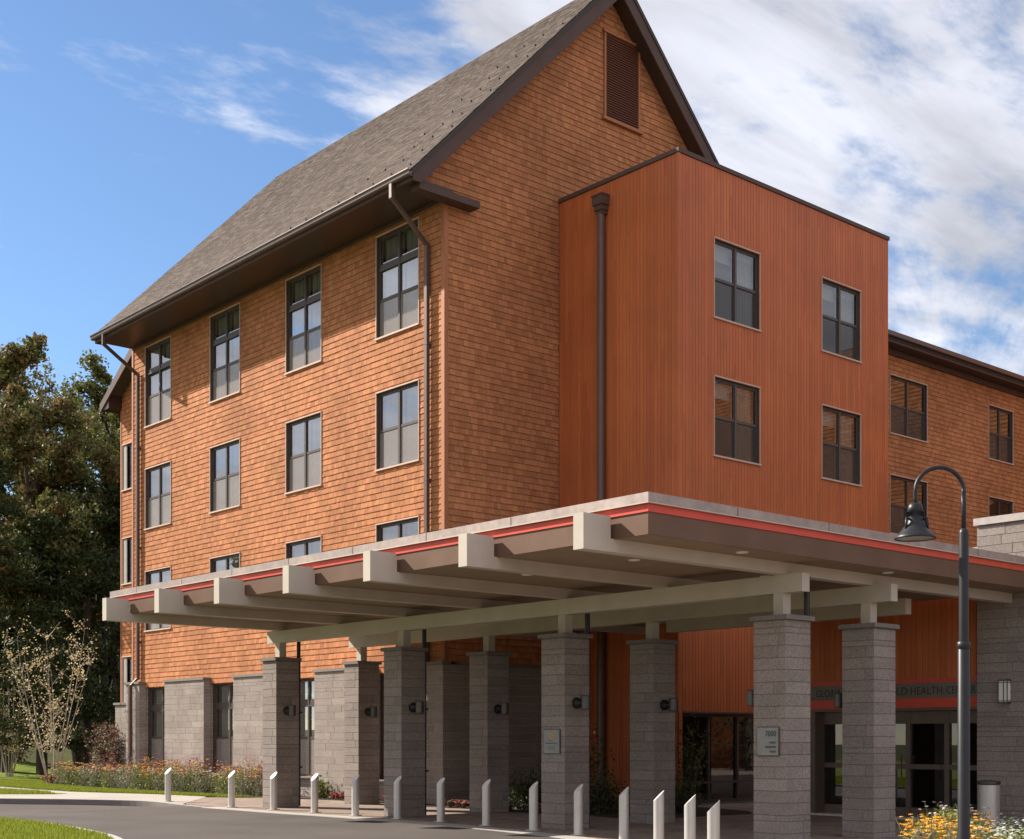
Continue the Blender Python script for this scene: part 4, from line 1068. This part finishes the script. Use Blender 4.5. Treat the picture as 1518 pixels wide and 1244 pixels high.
def border(name, label, n, pos, specs, kind='stuff', cat='flowers'):
    """a bed of perennials: pos() -> (x, y); specs = list of (weight, h0, h1, leaf mats, flower mat or None, flowers, petal size)"""
    mats, vs, ms = [], [], []
    def mi(m):
        if m not in mats: mats.append(m)
        return mats.index(m)
    wts = np.array([s[0] for s in specs], float); wts /= wts.sum()
    for k in range(n):
        x, y = pos(); sp = specs[nrg.choice(len(specs), p=wts)]; h = rng.uniform(sp[1], sp[2]); rad = h * .38
        nl = int(40 * h / .5); t = nrg.random(nl); a = nrg.random(nl) * 2 * math.pi; rr = rad * np.sqrt(nrg.random(nl)) * (.35 + .65 * np.sin(np.pi * np.clip(t, .05, .95)))
        c = np.stack([x + rr * np.cos(a), y + rr * np.sin(a), .03 + t * h * .92], 1); v, _ = leaves(c, .085, 1, up=-.3, aspect=.4)
        lm = rng.choice(sp[3]); vs.append(v); ms.append(np.full(nl, mi(lm)))
        # stems
        for q in range(5):
            xa, ya = x + rng.uniform(-.05, .05), y + rng.uniform(-.05, .05); xb, yb = x + rng.uniform(-rad, rad), y + rng.uniform(-rad, rad); z = h * rng.uniform(.8, 1.02)
            w = .004; vs.append(np.array([(xa - w, ya + w, 0), (xa + w, ya - w, 0), (xb + w * .6, yb - w * .6, z), (xb - w * .6, yb + w * .6, z)])); ms.append(np.array([mi(lm)]))
        if sp[4]:
            for q in range(sp[5]):
                fx, fy, fz = x + rng.uniform(-rad, rad), y + rng.uniform(-rad, rad), h * rng.uniform(.84, 1.08); ps = sp[6] * rng.uniform(.8, 1.25); tl = rng.uniform(-.5, .5); az = rng.uniform(0, 6.28)
                for pq in range(7):
                    a0 = az + pq * 2 * math.pi / 7; ca, sa = math.cos(a0), math.sin(a0); dz = tl * ca * ps - .25 * ps
                    o = ps * .28
                    vs.append(np.array([(fx, fy, fz), (fx + ca * ps * .6 - sa * o, fy + sa * ps * .6 + ca * o, fz + dz * .5), (fx + ca * ps, fy + sa * ps, fz + dz), (fx + ca * ps * .6 + sa * o, fy + sa * ps * .6 - ca * o, fz + dz * .5)])); ms.append(np.array([mi(sp[4])]))
                if sp[4] in (FYEL, FORA):
                    e_ = ps * .22
                    for g0, g1 in (((-e_, 0), (e_, 0)), ((0, -e_), (0, e_))):
                        vs.append(np.array([(fx + g0[0], fy + g0[1], fz - .004), (fx + g1[0], fy + g1[1], fz - .004), (fx + g1[0] * .6, fy + g1[1] * .6, fz + e_), (fx + g0[0] * .6, fy + g0[1] * .6, fz + e_)])); ms.append(np.array([mi(SEED)]))
    o = quads_obj(name, np.concatenate(vs), np.concatenate(ms), mats)
    return tag(o, label, cat, kind=kind)
def inpoly(x, y, P_):
    c = False
    for (x1, y1), (x2, y2) in zip(P_, P_[1:] + P_[:1]):
        if (y1 > y) != (y2 > y) and x < (x2 - x1) * (y - y1) / (y2 - y1) + x1: c = not c
    return c
def polypos(P_):
    xs, ys = [p[0] for p in P_], [p[1] for p in P_]
    def f():
        while True:
            x, y = rng.uniform(min(xs), max(xs)), rng.uniform(min(ys), max(ys))
            if inpoly(x, y, P_): return x, y
    return f
bedL = [(20.45, 35.35), (20.2, 38), (19.9, 41.0), (19.75, 44.5), (20.2, 49.5), (22.0, 50.5), (21.75, 46.3), (21.6, 35.35)]
border('flower_border', 'mixed border of orange, red and grey green perennials along the stone piers', 360, polypos(bedL),
       [(5, .35, .70, (SHRL, GREYG), None, 0, 0), (1.7, .55, .92, (SHRL,), FORA, 6, .06), (1.5, .5, .8, (GREYG,), FPINK, 6, .045), (1.2, .5, .75, (SHRL, SHRG), FWHI, 7, .04), (.6, .5, .75, (SHRG,), FRED, 6, .055)])
bedR = [(21.1, 35.4), (20.95, 40), (20.8, 46.0), (21.5, 48.5), (21.75, 46.3), (21.65, 35.4)]
border('russet_border', 'taller russet red perennials at the back of the border against the stone', 55, polypos(bedR), [(3, .8, 1.2, (REDL, GREYG), FRED, 7, .04), (1, .8, 1.1, (REDL,), None, 0, 0), (.8, .8, 1.05, (SHRL,), FORA, 7, .065)])
border('red_begonia', 'low row of dull red flowers at the foot of the stone pier', 26, polypos([(21.0, 29.95), (21.25, 31.8), (21.6, 33.2), (21.72, 33.2), (21.72, 29.95)]), [(1, .14, .24, (REDL, SHRG), FRED, 8, .035)])
border('pink_begonia', 'low patch of pinkish flowers at the shaded stone base', 16, polypos([(21.1, 26.0), (21.1, 26.9), (21.6, 26.9), (21.6, 26.0)]), [(1, .12, .2, (REDL, SHRG), FPINK, 8, .035)])
border('white_begonia', 'low white and pink flowers edging the bed behind the emblem column', 44, polypos([(21.15, 22.3), (21.25, 25.4), (21.65, 25.4), (21.6, 22.3)]), [(2, .14, .24, (SHRG,), FWHI, 9, .035), (1, .12, .2, (REDL,), FPINK, 7, .03)])
border('red_flower_patch', 'small patch of red flowers at the foot of the birch', 8, polypos([(20.2, 49.2), (20.0, 50.0), (20.5, 50.2), (20.7, 49.4)]), [(1, .2, .35, (REDL,), FRED, 8, .06)])
# bed round the lamp post
def fan(p0, p1, d0, d1):
    def f():
        while True:
            d = math.sqrt(rng.uniform(d0 * d0, d1 * d1)); p = rng.uniform(p0, p1); q = at(p, d)
            if d < 15.9 and p < 1450: continue
            if (q.x - lx) ** 2 + (q.y - ly) ** 2 > .03: return q.x, q.y
    return f
P_bed = [tuple(at(p, d)[:2]) for p, d in ((1346, 15.2), (1346, 17.5), (1365, 18.8), (1450, 19.4), (1640, 19.4), (1760, 17), (1700, 14.6), (1440, 14.6))]
mb = MB(); mb.slab(P_bed, -.2, .03); struct('lamp_bed', mb, MULCH)
border('yellow_coneflowers', 'yellow and orange coneflowers with dark centres round the lamp post', 95, fan(1356, 1462, 15.9, 18.7), [(3, .50, .80, (SHRL, GREYG), FYEL, 7, .044), (1, .5, .75, (SHRL,), FORA, 7, .044), (.5, .45, .7, (SHRL,), None, 0, 0)])
border('white_daisies', 'white daisies over bright green foliage right of the lamp post', 170, fan(1444, 1640, 15.2, 18.6), [(3, .50, .72, (SHRL,), FWHI, 12, .024), (1, .5, .75, (SHRL,), None, 0, 0)])
border('white_asters', 'few tall white asters left of the lamp post', 7, fan(1400, 1420, 17.2, 18.6), [(1, .84, .92, (SHRL,), FWHI, 6, .03)])

def grass(name, label, n, pos, h, zf):
    xy = np.array([pos() for _ in range(n)]); a = nrg.random(n) * 6.283; w = .006 + .006 * nrg.random(n); hh = h * (.5 + nrg.random(n)); z = np.array([zf(x, y) for x, y in xy])
    dx, dy = np.cos(a) * w, np.sin(a) * w; bx, by = nrg.normal(size=n) * h * .35, nrg.normal(size=n) * h * .35
    v = np.stack([np.stack([xy[:, 0] - dx, xy[:, 1] - dy, z], 1), np.stack([xy[:, 0] + dx, xy[:, 1] + dy, z], 1), np.stack([xy[:, 0] + bx + dx * .3, xy[:, 1] + by + dy * .3, z + hh], 1), np.stack([xy[:, 0] + bx - dx * .3, xy[:, 1] + by - dy * .3, z + hh], 1)], 1).reshape(-1, 3)
    return tag(quads_obj(name, v, np.zeros(n), [BLADE]), label, 'grass', kind='stuff')
ip = [p for p in offset(isl_edge, -.2)] + [(-2, 14), (-2, 36)]
def ipos(f=polypos([p for p in ip if p[0] > 3.0] + [(3.0, 17.5), (3.0, 38)])): return f()
grass('island_grass', 'bright short grass on the rounded island by the drive', 90000, ipos, .055, lambda x, y: ZI + .01)
lp = lawnf[::-1] + [(19.95, 36.5), (19.6, 41), (19.5, 45), (19.8, 50), (22.5, 58)]
lp = [(20.4, 34.9), (19.9, 35.25), (19.66, 36.6), (19.22, 39.23), (18.58, 41.0), (18.12, 42.6), (18.02, 45.0), (18.02, 48.4), (17.7, 52.5), (20.2, 56), (21, 52), (19.9, 49.5), (19.55, 44.5), (19.7, 41.0), (19.98, 38), (20.2, 35.3)]
grass('lawn_grass', 'mown grass strip in front of the flower border', 60000, polypos(lp), .06, lambda x, y: .012)
grass('verge_grass', 'wedge of grass between the pavement and the path', 22000, polypos([(16.9, 40.95), (15.6, 42.1), (13.8, 44.9), (12.5, 50), (16.5, 50), (16.9, 48.0), (17.0, 45.0), (17.22, 42.4)]), .06, lambda x, y: .012)

# trees across the drive: outside the frame, mirrored in the windows
for k, (x, y, h) in enumerate(((-26, 66, 15), (-18, 78, 16), (-34, 54, 15), (-12, 92, 15), (-30, 84, 17))):
    d = x * .6575 + y * .7533; p = 759 + 2003 * (x * .7533 - y * .6575) / d
    oak(p, d, h, 5, 'broad oak across the drive, outside the photo', 60 + k, [OAK1], 3500, .15, 'oaks across the drive', .55)
for k, (x, y, h) in enumerate(((48, -22, 12), (60, -16, 13), (38, -30, 13), (72, -24, 13))):  # unseen oaks added to keep bright horizon sky out of the glazing reflections
    d = x * .6575 + y * .7533; p = 759 + 2003 * (x * .7533 - y * .6575) / d
    oak(p, d, h, 5.5, 'unseen broad oak added beyond the forecourt to darken the glass', 70 + k, [OAK1], 3000, .08, 'oaks added to darken the glazing reflections', .6)

# ================================================================== SKY AND SUN
SUN = Vector((-1, 2.16, 1.66)).normalized()
el = math.asin(SUN.z); azm = math.atan2(SUN.x, SUN.y)
w = bpy.data.worlds.new('World'); S.world = w; w.use_nodes = True
nt = w.node_tree; N, L = nt.nodes, nt.links
for n_ in list(N): N.remove(n_)
out = N.new('ShaderNodeOutputWorld')
sky = N.new('ShaderNodeTexSky'); sky.sky_type = 'NISHITA'; sky.sun_disc = False; sky.sun_elevation = el; sky.sun_rotation = azm; sky.air_density = 1.0; sky.dust_density = .1; sky.ozone_density = 4.5; sky.altitude = 100
bg = N.new('ShaderNodeBackground'); bg.inputs['Strength'].default_value = .086; L.new(sky.outputs[0], bg.inputs['Color'])
tc = N.new('ShaderNodeTexCoord'); sp = N.new('ShaderNodeSeparateXYZ'); L.new(tc.outputs['Generated'], sp.inputs[0])
def mth(op, a, b=None, clamp=False):
    n_ = N.new('ShaderNodeMath'); n_.operation = op; n_.use_clamp = clamp
    for k, s in enumerate((a, b)):
        if s is None: continue
        if isinstance(s, (int, float)): n_.inputs[k].default_value = s
        else: L.new(s, n_.inputs[k])
    return n_.outputs[0]
zc_ = mth('ADD', mth('MAXIMUM', sp.outputs['Z'], 0.), .16)
cb = N.new('ShaderNodeCombineXYZ'); L.new(mth('DIVIDE', sp.outputs['X'], zc_), cb.inputs[0]); L.new(mth('DIVIDE', sp.outputs['Y'], zc_), cb.inputs[1])
mp = N.new('ShaderNodeMapping'); mp.inputs['Rotation'].default_value = (0, 0, R(35)); mp.inputs['Scale'].default_value = (1.0, 1.7, 1); mp.inputs['Location'].default_value = (3.1, 1.4, 0); L.new(cb.outputs[0], mp.inputs['Vector'])
n1 = N.new('ShaderNodeTexNoise'); n1.inputs['Scale'].default_value = 1.25; n1.inputs['Detail'].default_value = 9; n1.inputs['Roughness'].default_value = .62; n1.inputs['Distortion'].default_value = .5; L.new(mp.outputs[0], n1.inputs['Vector'])
n2 = N.new('ShaderNodeTexNoise'); n2.inputs['Scale'].default_value = 4.5; n2.inputs['Detail'].default_value = 7; n2.inputs['Roughness'].default_value = .6; L.new(mp.outputs[0], n2.inputs['Vector'])
def dotv(v):
    d_ = N.new('ShaderNodeVectorMath'); d_.operation = 'DOT_PRODUCT'; L.new(tc.outputs['Generated'], d_.inputs[0]); d_.inputs[1].default_value = v; return d_.outputs['Value']
def ramp(s_, a0, a1, b0, b1):
    r_ = N.new('ShaderNodeMapRange'); r_.interpolation_type = 'SMOOTHSTEP'; L.new(s_, r_.inputs['Value'])
    for k_, v_ in zip(('From Min', 'From Max', 'To Min', 'To Max'), (a0, a1, b0, b1)): r_.inputs[k_].default_value = v_
    return r_.outputs['Result']
ahead = dotv(F)
right = mth('DIVIDE', dotv(RT), mth('MAXIMUM', ahead, .12))
b_front = mth('ADD', ramp(right, -.14, .08, 0, .25), -.115)
b_back_fill = ramp(ahead, .25, -.15, 0, .26)
bias_ = mth('ADD', mth('MULTIPLY', b_front, ramp(ahead, .1, .35, 0, 1)), mth('ADD', b_back_fill, ramp(dotv(Vector((-.63, .71, .32)).normalized()), .70, .92, 0, .27)))
# cloud bank added behind the viewer as neutral fill; west lobe mirrors in glass
dens = mth('ADD', mth('ADD', n1.outputs['Fac'], mth('MULTIPLY', mth('SUBTRACT', n2.outputs['Fac'], .5), .46)), bias_)
mask = N.new('ShaderNodeMapRange'); mask.interpolation_type = 'SMOOTHSTEP'; mask.inputs['From Min'].default_value = .47; mask.inputs['From Max'].default_value = .66; mask.inputs['To Max'].default_value = .96; L.new(dens, mask.inputs['Value'])
hm = N.new('ShaderNodeMapRange'); hm.inputs['From Min'].default_value = .0; hm.inputs['From Max'].default_value = .06; L.new(sp.outputs['Z'], hm.inputs['Value'])
fac = mth('MULTIPLY', mask.outputs['Result'], hm.outputs['Result'], True)
n3 = N.new('ShaderNodeTexNoise'); n3.inputs['Scale'].default_value = 2.6; n3.inputs['Detail'].default_value = 6; n3.inputs['Roughness'].default_value = .55; n3.inputs['Distortion'].default_value = .6
mp3 = N.new('ShaderNodeMapping'); mp3.inputs['Rotation'].default_value = (0, 0, R(35)); mp3.inputs['Scale'].default_value = (.7, 1.9, 1); L.new(cb.outputs[0], mp3.inputs['Vector']); L.new(mp3.outputs[0], n3.inputs['Vector'])
cr = N.new('ShaderNodeMapRange'); cr.inputs['From Min'].default_value = .33; cr.inputs['From Max'].default_value = .66; cr.inputs['To Min'].default_value = .36; cr.inputs['To Max'].default_value = .62; L.new(n3.outputs['Fac'], cr.inputs['Value'])
cg = N.new('ShaderNodeBackground'); cg.inputs['Color'].default_value = (.875, .895, .99, 1); L.new(cr.outputs['Result'], cg.inputs['Strength'])
mx = N.new('ShaderNodeMixShader'); L.new(fac, mx.inputs[0]); L.new(bg.outputs[0], mx.inputs[1]); L.new(cg.outputs[0], mx.inputs[2]); L.new(mx.outputs[0], out.inputs['Surface'])

sd = bpy.data.lights.new('sun', 'SUN'); sd.energy = 4.8; sd.angle = R(.5); sd.color = (1., .93, .82)
so = bpy.data.objects.new('sun', sd); COL.objects.link(so); so.rotation_euler = (-SUN).to_track_quat('-Z', 'Y').to_euler(); so.location = (0, 40, 60)

# ================================================================== CAMERA
cam = bpy.data.cameras.new('camera'); co = bpy.data.objects.new('camera', cam); COL.objects.link(co)
cam.sensor_width = 36; cam.lens = 2003 / 1518 * 36; cam.shift_y = (1092 - 622) / 1518; cam.shift_x = 0.; cam.clip_end = 2000; cam.clip_start = .1
co.location = (0, 0, 1.8); co.rotation_euler = (R(90), 0, math.atan2(.7533, .6575) - R(90))
S.camera = co
vs = S.view_settings; vs.view_transform = 'Standard'; vs.look = 'None'; vs.exposure = .9; vs.gamma = 1.; vs.use_curve_mapping = False
S.cycles.max_bounces = 8; S.cycles.transparent_max_bounces = 16; S.cycles.use_denoising = True
